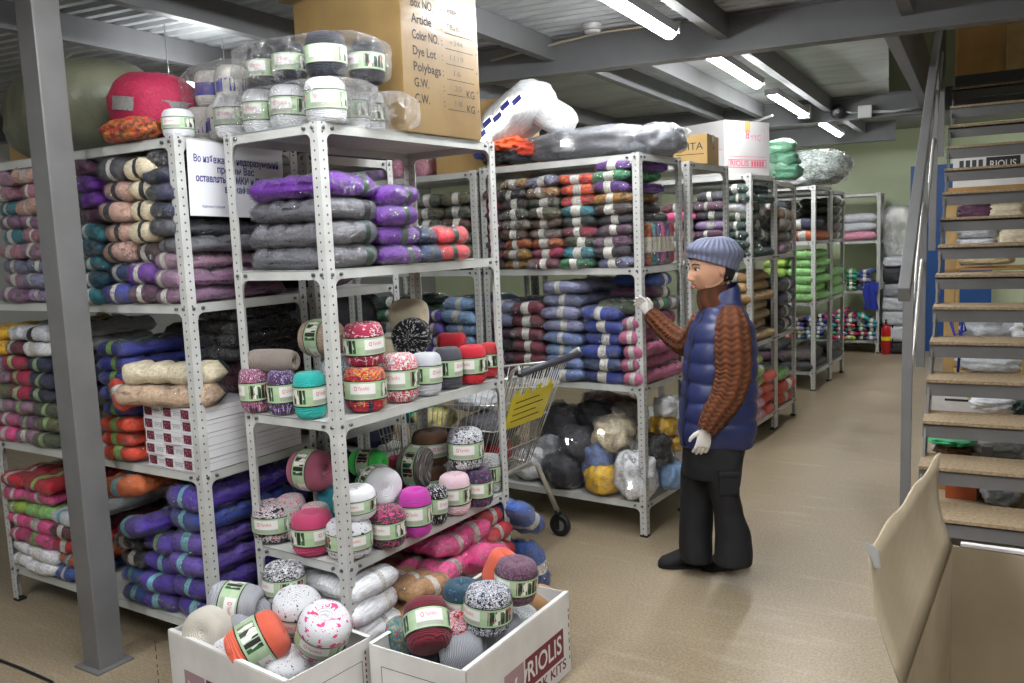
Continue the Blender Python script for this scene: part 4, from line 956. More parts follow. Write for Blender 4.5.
# left carton: long side faces the camera (-Y)
A2 = Vector((-.80, -2.30, 0)); B2 = Vector((-.168, -2.362, 0)); ax = (B2-A2).normalized()
Mb2 = Matrix((ax, Vector((-ax.y, ax.x, 0)), Vector((0, 0, 1)))).transposed().to_4x4(); Mb2.translation = A2
e2 = open_carton('yarn_carton', Mb2, .635, .355, BHt, 'white carton on the floor before the corner post, holding coral and white yarn balls')
fnl = lambda x, y, o_: (x-.12, -o_, y)
print_on(e2, .635, .355, BHt, fnl, 0)
print_end(e2, .355, BHt, lambda x, y, o_: (.635+o_, x-.02, y))
def boxball(cx, cy, rpx, zc, length, axis, kind, label, grp, spin=None, lab=True):
    P = atz(cx, cy, zc); r = rpx*depth(P)/F_PX; return ball(P, r, length, kind, label, grp, Vector(axis), spin, lab=lab)
tc = lambda cx, cy, zc: (CAM-atz(cx, cy, zc)).normalized()
G = 'yarn balls in the carton before the corner post'
def ax_(right, up, toward): return rgt*right+upv*up-fwd*toward
boxball(210, 629, 23, .30, .14, ax_(-.15, .1, 1), 'cream' if 0 else '#d9d4c6', 'cream cord ball seen end-on at the outer end of carton', G, lab=False)
boxball(236, 602, 19, .36, .18, ax_(1, -.1, .15), 'silver' if 0 else '#a9abb2', 'light grey ball lying at the back with green label', G, 1.2)
boxball(253, 622, 23, .29, .13, ax_(.3, .7, .5), 'silver' if 0 else '#a2a5ac', 'grey ball tucked behind the coral ball', G, lab=False)
boxball(284, 582, 20.5, .40, .14, ax_(0, 1, .1), 'zebra', 'zebra black and white ball standing highest at the back', G, .6)
boxball(297, 614, 24, .33, .16, ax_(.08, .95, .35), 'white speckle', 'white speckled ball behind the coral and pink balls', G, 4.3)
boxball(323, 631, 26, .34, .15, ax_(.3, .8, .5), 'white pink', 'white ball with hot pink flecks tilted at the carton end', G, 4.4)
boxball(257, 643, 25, .31, .18, ax_(.8, .45, -.25), '#e8694f', 'coral ball lying on its side with label band', G, 2.6)
boxball(288, 668, 23, .225, .1, ax_(.1, .95, .35), 'white speckle', 'white flecked ball at the front edge of carton', G, lab=False)
boxball(232, 653, 18, .24, .1, ax_(.1, .8, .5), 'white speckle', 'small white speckled ball under the coral ball', G, lab=False)
boxball(340, 640, 12, .235, .1, ax_(.1, .8, .5), 'pink', 'pink ball just showing at the carton end', G, lab=False)
boxball(265, 655, 26, .17, .12, ax_(0, .9, .4), 'silver', 'grey ball deep inside the carton under the coral ball', G, lab=False)
boxball(320, 660, 26, .17, .12, ax_(0, .9, .4), 'white', 'white ball deep inside the carton under the pink flecked ball', G, lab=False)
G = 'yarn balls in the carton with the maroon name plate'
boxball(427, 625, 22.5, .32, .17, ax_(-.2, .85, -.65), '#6a1526', 'maroon ball lying tilted toward the front of carton', G, 1.7)
boxball(462, 602, 19, .34, .15, ax_(0, 1, .2), 'teal navy', 'dark teal speckled ball behind the navy and white ball', G, .8)
boxball(488, 608, 23.5, .36, .155, ax_(.03, 1, .15), 'navy white', 'navy and white flecked ball upright in the middle', G, .5)
boxball(500, 568, 15, .36, .13, ax_(.4, .9, .2), '#e8694f', 'coral ball peeking out behind the plum tweed ball', G, lab=False)
boxball(516, 580, 21, .41, .15, ax_(.05, 1, .15), 'plum tweed', 'plum tweed ball standing highest at the back of carton', G, .5)
boxball(541, 604, 17, .215, .11, ax_(.3, .9, .4), 'tan', 'tan ball at the far end of the carton', G, lab=False)
boxball(521, 622, 15.5, .215, .11, ax_(.2, .95, .3), 'confetti', 'white confetti ball in front of the plum tweed ball', G, lab=False)
boxball(400, 637, 15, .26, .12, ax_(.1, .9, .4), 'teal confetti', 'turquoise ball with yellow dots at the inner edge', G, lab=False)
boxball(457, 632, 16, .27, .12, ax_(.3, .8, .5), 'red white', 'red and white ball low between maroon and navy balls', G, lab=False)
boxball(446, 610, 12, .28, .12, ax_(.3, .8, .5), 'red', 'red ball hidden behind the maroon ball', G, lab=False)
boxball(463, 650, 21, .225, .15, ax_(1, .2, .1), '#9a9da3', 'grey ball in film lying at the front of carton', G, lab=False)
boxball(500, 637, 22, .20, .16, ax_(1, .3, .3), '#a9abb0', 'pale grey ball lying under the navy and white ball', G, lab=False)
boxball(425, 655, 22, .17, .13, ax_(0, .9, .4), 'charcoal', 'dark ball deep under the maroon ball', G, lab=False)
# ================================================================== bags and other goods
def film_mat(name, c, alpha=.75):
    return name
def blob_mesh(name, dims, seed, mat, flat=.0, lump=.12, lumpf=5., box=2.6, sub=4, crease=.03):
    """soft bag: superellipsoid with lumps, resting on its flattened bottom"""
    bm = bmesh.new(); bmesh.ops.create_icosphere(bm, subdivisions=sub, radius=1); a, b, c = dims
    for v in bm.verts:
        p = v.co.normalized(); k = (abs(p.x)**box+abs(p.y)**box+abs(p.z)**box)**(-1/box); q = p*k
        n = noise.noise(Vector((q.x*lumpf*.35+seed, q.y*lumpf*.35, q.z*lumpf*.35)))
        n2 = abs(noise.noise(Vector((q.x*lumpf+seed*2, q.y*lumpf, q.z*lumpf+seed))))
        q *= 1+lump*n-crease*3*(.5-n2)*.6
        q = Vector((q.x*a, q.y*b, q.z*c))
        if q.z < -c*(1-flat) and flat: q.z = -c*(1-flat)-(q.z+c*(1-flat))*-.15
        v.co = q
    for f in bm.faces: f.smooth = True
    m = MB(); m.merge(bm); return m.mesh(name, mat)
def tuft(r, h, seed, mat):
    """gathered neck of a plastic bag"""
    m = MB(); rs = []
    for k, (rr, z) in enumerate(((.9, -.15), (.3, .12), (.22, .2), (.5, .5), (.8, .85), (1., 1.))):
        rs.append([Vector((r*rr*(1+.3*sin(5*2*pi*i/20+seed+k))*cos(2*pi*i/20), r*rr*(1+.3*sin(5*2*pi*i/20+seed+k))*.6*sin(2*pi*i/20), h*z)) for i in range(20)])
    m.rings(rs, False, False); return m.mesh('gathered_neck', mat)
def bag(P, dims, c, label, grp, seed, rot=(0, 0, 0), neck=None, mat='yarn', cat='bag', name='wrapped_bag', flat=.1, lump=.2, lumpf=6., sheet=None, box=2.6, film=False):
    me = blob_mesh(name, dims, seed, YM[mat] if mat in YM else MT[mat], flat, lump, lumpf, box)
    Mx = Matrix.Translation(P) @ Euler(rot).to_matrix().to_4x4()
    o = place(name, me, mat=Mx); o.color = rgb(COL.get(c, c)); tag(o, label, cat, grp)
    if film:
        fm = place('clear_wrapper', blob_mesh('clear_wrapper', tuple(x*1.06 for x in dims), seed+.37, MT['film'], flat, lump*1.1, lumpf*1.2, box, 4, .06), o)
    if neck:
        t_ = place('gathered_neck', tuft(dims[0]*.4, neck[3], seed, MT['film']), o); t_.location = Vector(neck[:3]); t_.rotation_euler = Vector((0, 0, 1)).rotation_difference(Vector(neck[:3]).normalized()).to_euler()
    if sheet:
        m = MB(); w, h = sheet[3], sheet[4]; m.box(-w/2, -.001, -h/2, w/2, .001, h/2); s_ = m.obj('paper_slip', MT['white'], o); s_.location = Vector(sheet[:3]); s_.rotation_euler = sheet[5] if len(sheet) > 5 else (0, 0, 0)
    return o
def Rat(R, px, py, v):
    d = ray(px, py); n = R.M.to_3x3() @ Vector((0, 1, 0)); t_ = ((R.o-CAM).dot(n)+v)/d.dot(n); return CAM+d*t_
def rbag(R, x0, x1, y0, y1, v, c, label, grp, seed, ry=None, rotz=0., zmin=None, tilt=0., **k):
    P = Rat(R, (x0+x1)/2, (y0+y1)/2, v); D = depth(P); a = (x1-x0)/2*D/F_PX*1.04; c_ = (y1-y0)/2*D/F_PX*1.02
    if zmin is not None: P.z = max(P.z, zmin+c_*.96)
    return bag(P, (a, ry or a*.9, c_), c, label, grp, seed, (0, tilt, rotz-.4), film=True, **k)
# ---- bottom shelf of the woman's rack: loose bags
G = "bags heaped on the bottom shelf of the woman's rack"; zf = R2.zs[3]
rbag(R2, 478, 512, 452, 484, .2, 'silver', 'pale grey bag mostly hidden behind the trolley frame', G, 1, zmin=zf)
rbag(R2, 511, 550, 452, 486, .14, 'white', 'white bag beside the trolley wheel strut', G, 2, zmin=zf, neck=(0, -.02, .08, .07))
rbag(R2, 541, 582, 404, 441, .3, 'dark grey', 'dark grey bag at the back above the light grey ball', G, 3)
rbag(R2, 578, 616, 400, 430, .32, 'charcoal', 'charcoal bag at the back beside the cream bag with slip', G, 4)
rbag(R2, 538, 566, 434, 462, .2, 'silver', 'light grey round bag between dark grey bags', G, 5)
rbag(R2, 560, 596, 427, 462, .13, 'dark grey', 'round dark grey bag with white slip on its side', G, 6, sheet=(.03, -.085, .03, .04, .05, (.3, 0, .4)))
rbag(R2, 594, 634, 416, 452, .15, 'cream', 'cream bag with a printed paper slip, above the blue one', G, 7, sheet=(0, -.09, .01, .06, .05, (.2, .4, .1)), neck=(.02, 0, .08, .06))
rbag(R2, 582, 614, 442, 488, .1, 'denim', 'denim blue long bag leaning beside the yellow one', G, 8, tilt=.35, ry=.07)
rbag(R2, 543, 586, 456, 490, .09, 'charcoal', 'charcoal bag in shiny film at the shelf front', G, 9, zmin=zf, neck=(.04, -.02, .07, .06))
rbag(R2, 585, 621, 468, 499, .06, 'yellow', 'yellow bag lying at the front of the shelf', G, 10, zmin=zf, ry=.09, rotz=-.2)
rbag(R2, 615, 656, 452, 500, .08, 'white', 'big cream white bag at the front beside the corner post', G, 11, zmin=zf, neck=(0, 0, .1, .08), sheet=(.05, -.1, -.03, .03, .03))
rbag(R2, 637, 671, 434, 466, .18, 'black', 'black bag right behind the corner post', G, 12)
rbag(R2, 612, 642, 440, 462, .22, 'blue grey', 'blue grey bag squeezed behind the cream white bag', G, 13)
rbag(R2, 650, 677, 415, 438, .3, 'yellow', 'yellow bag high behind the post', G, 14)
rbag(R2, 664, 682, 436, 452, .3, 'yellow', 'second yellow bag, lower, next to the black bag', G, 15)
rbag(R2, 654, 676, 396, 418, .3, 'white', 'white bag topmost behind the corner post', G, 16)
rbag(R2, 655, 684, 460, 489, .24, 'light blue', 'light blue bag at the aisle end of the bottom shelf', G, 17, zmin=zf)
rbag(R2, 668, 686, 400, 470, .42, 'white', 'tall white bag at the back of the aisle end', G, 18, ry=.1)
rbag(R2, 614, 645, 400, 425, .38, 'taupe', 'taupe bag at the back under the middle shelf', G, 19)
rbag(R2, 540, 660, 440, 486, .44, 'charcoal', 'long dark bag lying at the very back of the shelf', G, 20, ry=.05, zmin=zf)
rbag(R2, 570, 655, 393, 420, .45, 'burgundy', 'dull red bag at the very back under the middle shelf', G, 21, ry=.05)
# ---- top of the woman's rack
zt = R2.zs[0]
G = "bags on top of the woman's rack"
P = Rat(R2, 519, 115, .15)
o = bag(P, (.235, .16, .115), '#d9dbdd', "white bag with five blue labels tilted on top of the woman's rack", G, 31, (0, -.5, -.15), mat='yarn', flat=.0, lump=.04, lumpf=4, box=3.4)
MT['blue_ink'] = simple('blue_label_ink', '#3b3f9e', .5)
for k in range(5):
    u_ = -.18+k*.078
    m = MB(); m.box(-.032, -.001, -.03, .032, .001, .03); l = m.obj('paper_label', MT['white'], o); zz_ = -.06+(.02 if k % 2 else 0); l.location = (u_, -.165*(1-abs((u_)/.235)**3.4*.35)-.006, zz_+.03)
    m = MB(); m.box(-.034, -.0022, -.002, .034, -.0012, .03); m.obj('label_print', MT['blue_ink'], l)
fo = place('bag_fold', blob_mesh('bag_fold', (.17, .13, .085), 35, YM['yarn'], 0, .06, 4, 3.), o); fo.color = rgb('#d9dbdd'); fo.matrix_world = Matrix.Translation(Rat(R2, 548, 113, .2)) @ Euler((0, .55, -.1)).to_matrix().to_4x4()
P = Rat(R2, 590, 140, .2); P.z = zt+.086
bag(P, (.36, .2, .085), '#73767d', 'long clear bag of grey goods lying beside the touched post', G, 32, (0, 0, -.05), lump=.16, lumpf=7, sheet=(-.03, -.215, .0, .05, .03), box=3., film=True)
P = Rat(R2, 660, 140, .25); P.z = zt+.08
bag(P, (.13, .15, .08), '#777a82', 'small clear grey bag over the end of the top shelf', G, 33, lump=.16, film=True)
for i, (px, py, c, l) in enumerate(((492, 152, 'royal blue', 'blue item in the dark pile under the white bag'), (512, 145, 'bright orange', 'orange item in the pile under the white bag'), (522, 156, 'charcoal', 'charcoal bundle in the pile under the white bag'), (500, 158, 'black', 'black bundle lowest in the pile under the white bag'), (531, 150, 'orange red', 'orange red bundle beside the long clear bag'))):
    P = Rat(R2, px, py, .12); P.z = max(P.z, zt+.045)
    bag(P, (.1, .1, .045), c, l, 'dark pile on the top of the rack', 40+i, lump=.3, lumpf=7)
# ---- cardboard boxes
MT['wcard2'] = simple('dull_white_carton', '#b3b1b0', .6, 0, .05, 6); MT['card2'] = simple('worn_cardboard', '#b4935c', .7, 0, .08, 6, .05)
t = NT('glossy_carton'); o = t.coords(); n = t.noise(o, 5, 4); t.ln(t.ramp(n, [(.3, rgb('#82683f')), (.7, rgb('#9a8052'))]), t.b.inputs['Base Color']); t.set(Roughness=.45, Coat_Weight=.35, Coat_Roughness=.15)
nb = t.noise(t.mapping(o, (3, 3, 8)), 6, 4); t.bump(nb, .25, .01, 'Coat Normal'); MT['gloss'] = t.m
MT['tape'] = simple('clear_tape', '#c4a365', .2, coat=1.)
MT['card_ink'] = simple('black_print', '#2a2622', .6)
def carton(M, a, b, h, label, grp=None, mat=None, name='cardboard_box', flap=True):
    """x 0..a, y 0..b"""
    e = empty(name, mat=M); tag(e, label, 'cardboard box', grp); mt = mat or MT['card']
    m = MB(); m.box(0, 0, 0, a, b, h, .004); m.obj('box_body', mt, e)
    m = MB(); m.box(-.001, b/2-.03, h-.08, a+.001, b/2+.03, h+.0012); m.obj('packing_tape', MT['tape'], e)
    return e
Mc = R1.M @ Matrix.Translation((-.545, .43, 2.0))
e = carton(Mc, .553, .47, .56, 'large brown carton printed with packing details standing on top of the front rack', mat=MT['gloss'])
m = MB(); m.beam((-.01, -.03, .548), (.12, -.06, .558), .05, .008); m.obj('box_flap', MT['gloss'], e)
a = Txt()
rows = [('Box NO.', .13), ('Article', .115), ('Color NO.', .155), ('Dye Lot', .135), ('Polybags', .16), ('G.W.', .085), ('C.W.', .085)]
for k, (s, w) in enumerate(rows):
    y = .47-.0575*k; a.add(s, .047, .06+w/2, y, w, .0006); a.add(':', .045, .235, y)
    a.rect(.255, y-.022, .435 if k < 5 else .37, y-.0195)
    if k >= 5: a.add('KG', .043, .405, y-.01, .052, .0004)
for k in range(6): a.rect(.452, .11+k*.075, .457, .118+k*.075)
decal(e, e, 'lettering', MT['card_ink'], a, lambda x, y, z: (.5542, x, y))
a = Txt()
for k, s in ((0, '88815'), (1, 'TB2817'), (2, '+344'), (3, '1119'), (4, '16'), (5, '20'), (6, '18')): a.add(s, .03, .325, .475-.0575*k, .02*len(s)+.004)
MT['pencil'] = simple('faint_pen', '#5b5346', .6)
decal(e, e, 'handwriting', MT['pencil'], a, lambda x, y, z: (.5542, x, y))
# box on the inner rack
carton(R2L.M @ Matrix.Translation((-.36, .1, R2L.zs[0]+.001)), .5, .38, .40, 'plain brown box on the inner rack behind the printed carton', mat=MT['card2'])
for i in range(4):
    P = R2L.P(.52+.16*i, .2, R2L.zs[0]+.001); pack(R2L.M @ Matrix.Translation((-.52-.16*i, .05, R2L.zs[0]+.002)), .15, .35, .12, ('dusty pink', 'light pink', 'lilac', 'silver')[i], '%s pack on top of the inner rack, %s from the brown box' % (('dusty pink', 'light pink', 'lilac', 'silver')[i], ORD[i]), 'packs on top of the inner rack', 3, None)
# tan box and pink-printed white carton
e = carton(Matrix.Translation((-.125, .80, R2B.zs[0]+.001)) @ Matrix.Rotation(.1, 4, 'Z'), .2, .3, .17, 'small tan box lettered in dark ink beside the white carton', mat=MT['card2'])
decal(e, e, 'lettering', MT['card_ink'], Txt().add('BHTA', .06, .1, .1, .15).rect(.02, .055, .18, .059), lambda x, y, z: (x, -.001, y))
e = carton(R3.M @ Matrix.Translation((-.2, .02, R3.zs[0]+.001)) @ Matrix.Rotation(radians(-22), 4, 'Z') @ Matrix.Translation((-.42, 0, 0)), .42, .5, .40, 'white carton with red printing high on the dark-green rack', mat=MT['wcard2'])
MT['red_ink'] = simple('pinkish_red_ink', '#c9566e', .6)
a = Txt().rect(.04, .06, .46, .065).rect(.04, .115, .46, .12).rect(.04, .06, .045, .12).rect(.455, .06, .46, .12).add('RIOLIS', .055, .16, .09, .2, .001)
for k in range(5): a.rect(.29+.03*k, .07, .312+.03*k, .11)
a.rect(.04, .14, .46, .143).rect(.4, .25, .402, .34).rect(.44, .25, .442, .34).rect(.4, .34, .442, .342)
decal(e, e, 'lettering', MT['red_ink'], Txt().add('8', .09, .25, .3, None, .001), lambda x, y, z: (.421, x, y)); decal(e, e, 'lettering', MT['red_ink'], Txt().add('YYC', .06, .34, .28), lambda x, y, z: (.421, x, y))
decal(e, e, 'printed_frame', MT['red_ink'], a, lambda x, y, z: (.421, x, y))
a = Txt().rect(.05, .08, .3, .14).rect(.02, .19, .4, .194); decal(e, e, 'printed_bar', MT['red_ink'], a, lambda x, y, z: (x, -.001, y))
G = 'bags on top of the far racks'
for i, (px, py, zz, c) in enumerate(((781, 148, 0, 'green'), (784, 160, 0, 'dark green'), (780, 168, 0, '#8fc3a4'), (787, 172, 0, 'green'))):
    P = Rat(R3B, px, py, .3); bag(P, (.12, .14, .07), ('#7fb594', '#6fa88a', '#a5cdb4', '#5f9a7c')[i], '%s green bag stacked beside the white carton with red printing' % ('topmost', 'second', 'third', 'lowest')[i], G, 50+i, lump=.2)
P = Rat(R4, 812, 168, .2); P.z = R4.zs[0]+.17
bag(P, (.33, .25, .17), '#a3b0a8', 'large clear bag of pale mixed yarn on the light-green rack', G, 60, lump=.22, lumpf=9, film=True, mat='vari')
P = Rat(R4, 796, 176, .1); P.z = R4.zs[0]+.075
bag(P, (.2, .15, .075), '#b9bcbd', 'white plastic bag at the front of the light-green rack top', G, 61, lump=.2, lumpf=7)
# ---- on top of the front rack: cones of white and black yarn in clear film
G = 'white balls in film on top of the front rack'; z2 = R1.zs[0]+.002
for i, (px, r, v) in enumerate(((231, .062, .085), (260, .062, .085), (288, .064, .085), (326, .068, .085))):
    P = Rat(R1, px, 105, v); P.z = z2; ball(P, r, .15, 'white', 'white ball in film on the front rack, %s from the outer post' % ORD[i], G, spin=(4.4, 4.3, 1.2, 4.6)[i])
G = 'black balls in film on top of the front rack'
for i, (px, r, v) in enumerate(((263, .056, .1), (289, .058, .1), (326, .068, .1), (366, .062, .28))):
    P = Rat(R1, px, 60, v); P.z = z2+.151; ball(P, r, .145, '#1b1e29', 'black ball in film on the white balls, %s from the outer side' % ORD[i], G, spin=(1.2, 4.4, 4.5, .5)[i])
for i, (px, v) in enumerate(((352, .3), (368, .4))):
    P = Rat(R1, px, 100, v); P.z = z2; ball(P, .062, .15, 'white', 'white ball in film behind, under the %s black ball' % ('third', 'fourth')[i], 'white balls at the back of the film', spin=4.)
def film_bag(P, dims, label, seed, rot=(0, 0, 0)):
    me = blob_mesh('clear_bag', dims, seed, MT['film'], .0, .05, 6., 5., 4, .025)
    o = place('clear_bag', me, mat=Matrix.Translation(P) @ Euler(rot).to_matrix().to_4x4()); tag(o, label, 'plastic bag'); return o
P = R1.P(.235, .12, z2+.077); film_bag(P, (.335, .12, .077), 'clear film wrapped around the white balls on the front rack', 3, (0, 0, -.03))
P = R1.P(.17, .16, z2+.228); film_bag(P, (.27, .15, .078), 'clear film wrapped around the black balls on the front rack', 5, (0, 0, .25))
P = R1.P(.0, .33, z2+.06); film_bag(P, (.11, .12, .06), 'crumpled loose clear film beside the printed carton', 8, (0, 0, .3))
# ---- on top of the left rack
z0 = R0.zs[0]+.002
P = R0.P(.02, .3, z0+.14); film_bag(P, (.17, .16, .15), 'clear bag of white balls with blue labels on the left rack', 9)
for i, (du, dv, dz, r) in enumerate(((.12, .24, .0, .06), (-.01, .24, .0, .06), (-.1, .3, 0, .055), (.08, .26, .135, .06), (-.04, .26, .135, .06), (-.12, .34, .135, .055))):
    o = ball(R0.P(.02+du, dv, z0+dz), r, .132, '#dcd9d2', 'off-white ball in the clear bag, %s one' % ('front lower', 'middle lower', 'far lower', 'front upper', 'middle upper', 'far upper')[i], 'off-white balls in the clear bag', lab=False)
    m = MB(); m.lathe([(.0712, .03), (.0718, .07)], 24, None, False, False); m.obj('blue_band', MT['blue_ink'], o)
P = Rat(R0, 154, 94, .17); P.z = z0+.15
o = bag(P, (.17, .15, .135), 'raspberry' if 0 else '#b51c4a', 'large magenta red bag with a grey band on the left rack', 'bags on top of the left rack', 70, (0, .15, 0), lump=.07, lumpf=5)
m = MB(); m.lathe([(.152, -.025), (.155, .025)], 24, Matrix.Diagonal((1.12, 1.0, 1, 1)), False, False); l = m.obj('paper_band', YM['band'], o); l.color = rgb('#8d8f8c')
P = Rat(R0, 132, 134, .02); P.z = z0+.045
bag(P, (.15, .08, .045), 'orange', 'small orange brown pack at the edge of the left rack top', 'bags on top of the left rack', 71, (0, .0, -.1), mat='vari', lump=.15, lumpf=7)
o = ball(R0.P(.06, .07, z0), .055, .1, 'white', 'white ball under the magenta bag beside the post', 'balls on top of the left rack', spin=4.4)
for i in range(4):
    P = Rat(R0, 97+17*i, 66, .42); P.z = z0; ball(P, .045, .33, 'charcoal', 'tall dark cone behind the magenta bag, %s in its row' % ORD[i], 'dark cones at the back of the left rack', lab=False)
# olive sack lying along the shelf
t = NT('olive_sackcloth'); o_ = t.coords(); n = t.noise(o_, 4, 6); t.ln(t.ramp(n, [(.3, rgb('#5d6050')), (.7, rgb('#83856f'))]), t.b.inputs['Base Color']); t.set(Roughness=.32); t.bump(n, .8, .05); MT['olive'] = t.m
P = R0.P(.98, .27, z0+.215)
o = place('olive_sack', blob_mesh('olive_sack', (.46, .25, .215), 80, MT['olive'], .05, .07, 3., 2.5), mat=Matrix.Translation(P) @ Matrix.Rotation(-.12, 4, 'Z')); tag(o, 'big olive green sack lying behind the column on the left rack', 'sack')
m = MB(); m.tube([(.22, -.25+.5*0, -.1), (.20, -.262, 0), (.21, -.22, .12), (.2, -.1, .2)], .004, 6); m.obj('seam', MT['olive'], o)
t_ = place('gathered_neck', tuft(.1, .12, 2, MT['olive']), o, (-.24, 0, .15)); t_.rotation_euler = (0, -.9, 0)
carton(R0.M @ Matrix.Translation((-1.45, .2, z0)), .3, .3, .26, 'brown box half hidden behind the olive sack', mat=MT['card'])
# paper notice hung between the racks
t = NT('notice_paper'); o_ = t.coords(); n = t.noise(o_, 3, 3); t.ln(t.ramp(n, [(.3, rgb('#dfe1e6')), (.7, rgb('#eceef1'))]), t.b.inputs['Base Color']); t.set(Roughness=.55); MT['paper'] = t.m
pa, pb = Rat(R1, 194, 128, .012), Rat(R1, 318, 140, .012)
PA = R1.P(.595, .05, 1.715); wn = .44
e = place('paper_notice', None or (lambda m: (m.box(0, -.001, 0, wn, .001, .27), m.mesh('paper_notice', MT['paper']))[1])(MB()), mat=R0.M @ Matrix.Translation((.012, .035, 1.722)) @ Matrix.Rotation(pi/2-.02, 4, 'Z') @ Matrix.Rotation(.03, 4, 'Y'))
tag(e, 'white paper notice in Russian hanging behind the front rack post', 'notice')
MT['ink_blue'] = simple('notice_ink', '#3a3c86', .5)
a = Txt().add('Во избежание недоразумений', .036, .22, .205, .39, .0008).add('просим Вас', .036, .21, .17, .17, .0008).add('оставлять СУМКИ и ПАКЕТЫ', .036, .22, .135, .38, .001).add('в шкафах', .036, .22, .10, .13, .0008).add('Администрация', .014, .1, .035, .1)
decal(e, e, 'lettering', MT['ink_blue'], a, lambda x, y, z: (x, -.0022, y))

# ---- shopping trolley
e = empty('shopping_trolley', (-.7, -.55, 0)); tag(e, 'wire shopping trolley with yellow plate standing between the racks', 'shopping trolley')
O = Vector((-.7, -.55, 0))
def wm(): return MB()
TL, TR = Vector((-.30, -.82, .965)), Vector((-.265, -.33, .985)); BL_, BR2 = Vector((-.50, -.79, .45)), Vector((-.50, -.34, .44))
NTL, NTR = Vector((-1.2, -.76, .87)), Vector((-1.2, -.40, .87)); NBL, NBR = Vector((-1.13, -.74, .52)), Vector((-1.13, -.42, .52))
def lerp(a, b, t): return a+(b-a)*t
m = MB()
def grid(A, B, C_, D_, n, k, r=.0022):       # A-B top, C-D bottom
    for i in range(n+1): m.tube([lerp(A, B, i/n)-O, lerp(C_, D_, i/n)-O], r, 5)
    for j in range(k+1):
        t_ = j/k; m.tube([lerp(A, C_, t_)-O, lerp(B, D_, t_)-O], .003, 5)
grid(TR, NTR, BR2, NBR, 26, 4); grid(TL, NTL, BL_, NBL, 26, 4); grid(NTL, NTR, NBL, NBR, 11, 4); grid(BL_, BR2, NBL, NBR, 12, 8)
for a_, b_ in ((TL, NTL), (TR, NTR), (NTL, NTR), (TL, TR)): m.tube([a_-O, b_-O], .0055, 6)
m.obj('basket', MT['chrome'], e)
m = MB(); grid(TL+Vector((-.005, .01, 0)), TR+Vector((-.005, -.01, 0)), BL_, BR2, 20, 4); m.obj('rear_flap', MT['chrome'], e)
hx = Vector((.06, 0, .03))
m = MB(); m.tube([TL+hx-O+Vector((0, -.01, .0)), TR+hx-O+Vector((0, .01, 0))], .017, 12); m.obj('handle', simple('handle_grip', '#3b3d44', .35), e)
for A_, s in ((TL, -1), (TR, 1)):
    m = MB(); m.tube([A_-O, A_-O+Vector((.02, s*.006, .035)), A_-O+hx+Vector((0, s*.012, .03)), A_-O+hx+Vector((.005, s*.012, 0))], .008, 8); m.obj('handle_bracket', MT['chrome'], e)
m = MB(); m.tube([lerp(TL, TR, .12)+hx*.5-O, lerp(TL, TR, .3)+hx*.5-O], .014, 8); m.obj('coin_lock', simple('blue_plastic', '#2c3f8e', .4), e)
MT['yellow'] = simple('yellow_plastic', '#e2d21e', .35)
f = lambda s, t_: lerp(lerp(TL, TR, s), lerp(BL_, BR2, s), t_)+Vector((.012, 0, .004))-O
m = MB(); m.rings([[f(.12, .2), f(.86, .2), f(.86, .52), f(.12, .52)], [q+Vector((-.006, 0, -.002)) for q in (f(.12, .2), f(.86, .2), f(.86, .52), f(.12, .52))]], smooth=False)
for s in (.2, .38, .58, .78): m.rings([[f(s-.03, .15), f(s+.03, .15), f(s+.03, .2), f(s-.03, .2)], [q+Vector((-.006, 0, -.002)) for q in (f(s-.03, .15), f(s+.03, .15), f(s+.03, .2), f(s-.03, .2))]], smooth=False)
pl = m.obj('advert_plate', MT['yellow'], e)
m = MB()
for k in range(4): m.tube([f(.2, .27+.06*k)+Vector((.003, 0, 0)), f(.62+.1*(k % 2), .27+.06*k)+Vector((.003, 0, 0))], .0022, 4)
m.obj('printed_lines', simple('olive_ink', '#6b6410', .5), pl)
m = MB()
for y0, y1, yy in ((-.80, -.86, -1), (-.33, -.17, 1)):
    m.tube([Vector((-1.05, y0, .50))-O, Vector((-.55, y0, .44))-O, Vector((-.50, y0*.6+y1*.4, .41))-O, Vector((-.44, y1, .14))-O], .0135, 10)
    m.tube([Vector((-.50, y0, .43))-O, Vector((-1.1, y0*.92-.045, .14))-O], .0125, 10)
m.tube([Vector((-.5, -.80, .44))-O, Vector((-.5, -.33, .44))-O], .011, 8)
m.obj('frame', MT['chrome'], e)
for x, y in ((-.44, -.86), (-.44, -.165), (-1.1, -.8), (-1.1, -.36)):
    m = MB(); b0 = Vector((x, y, 0))-O
    m.lathe([(.016, .0), (.02, .012), (.02, .03)], 12, Matrix.Translation(b0+Vector((0, 0, .115))))
    m.box(b0.x-.014, b0.y-.022, .04, b0.x+.016, b0.y-.018, .12); m.box(b0.x-.014, b0.y+.018, .04, b0.x+.016, b0.y+.022, .12); m.box(b0.x-.014, b0.y-.022, .112, b0.x+.016, b0.y+.022, .118)
    c_ = m.obj('caster', MT['black'], e)
    m = MB(); m.lathe([(.012, -.015), (.054, -.015), (.06, -.009), (.06, .009), (.054, .015), (.012, .015)], 24, Matrix.Translation(b0+Vector((.012, 0, .0605))) @ Matrix.Rotation(pi/2, 4, 'X'), smooth=False); wh = m.obj('wheel', MT['rubber'], c_)
    m = MB(); m.lathe([(.004, -.0165), (.03, -.016), (.03, .016), (.004, .0165)], 16, Matrix.Translation(b0+Vector((.012, 0, .0605))) @ Matrix.Rotation(pi/2, 4, 'X'), smooth=False); m.obj('hub', MT['steel'], wh)
G = 'goods lying in the trolley'
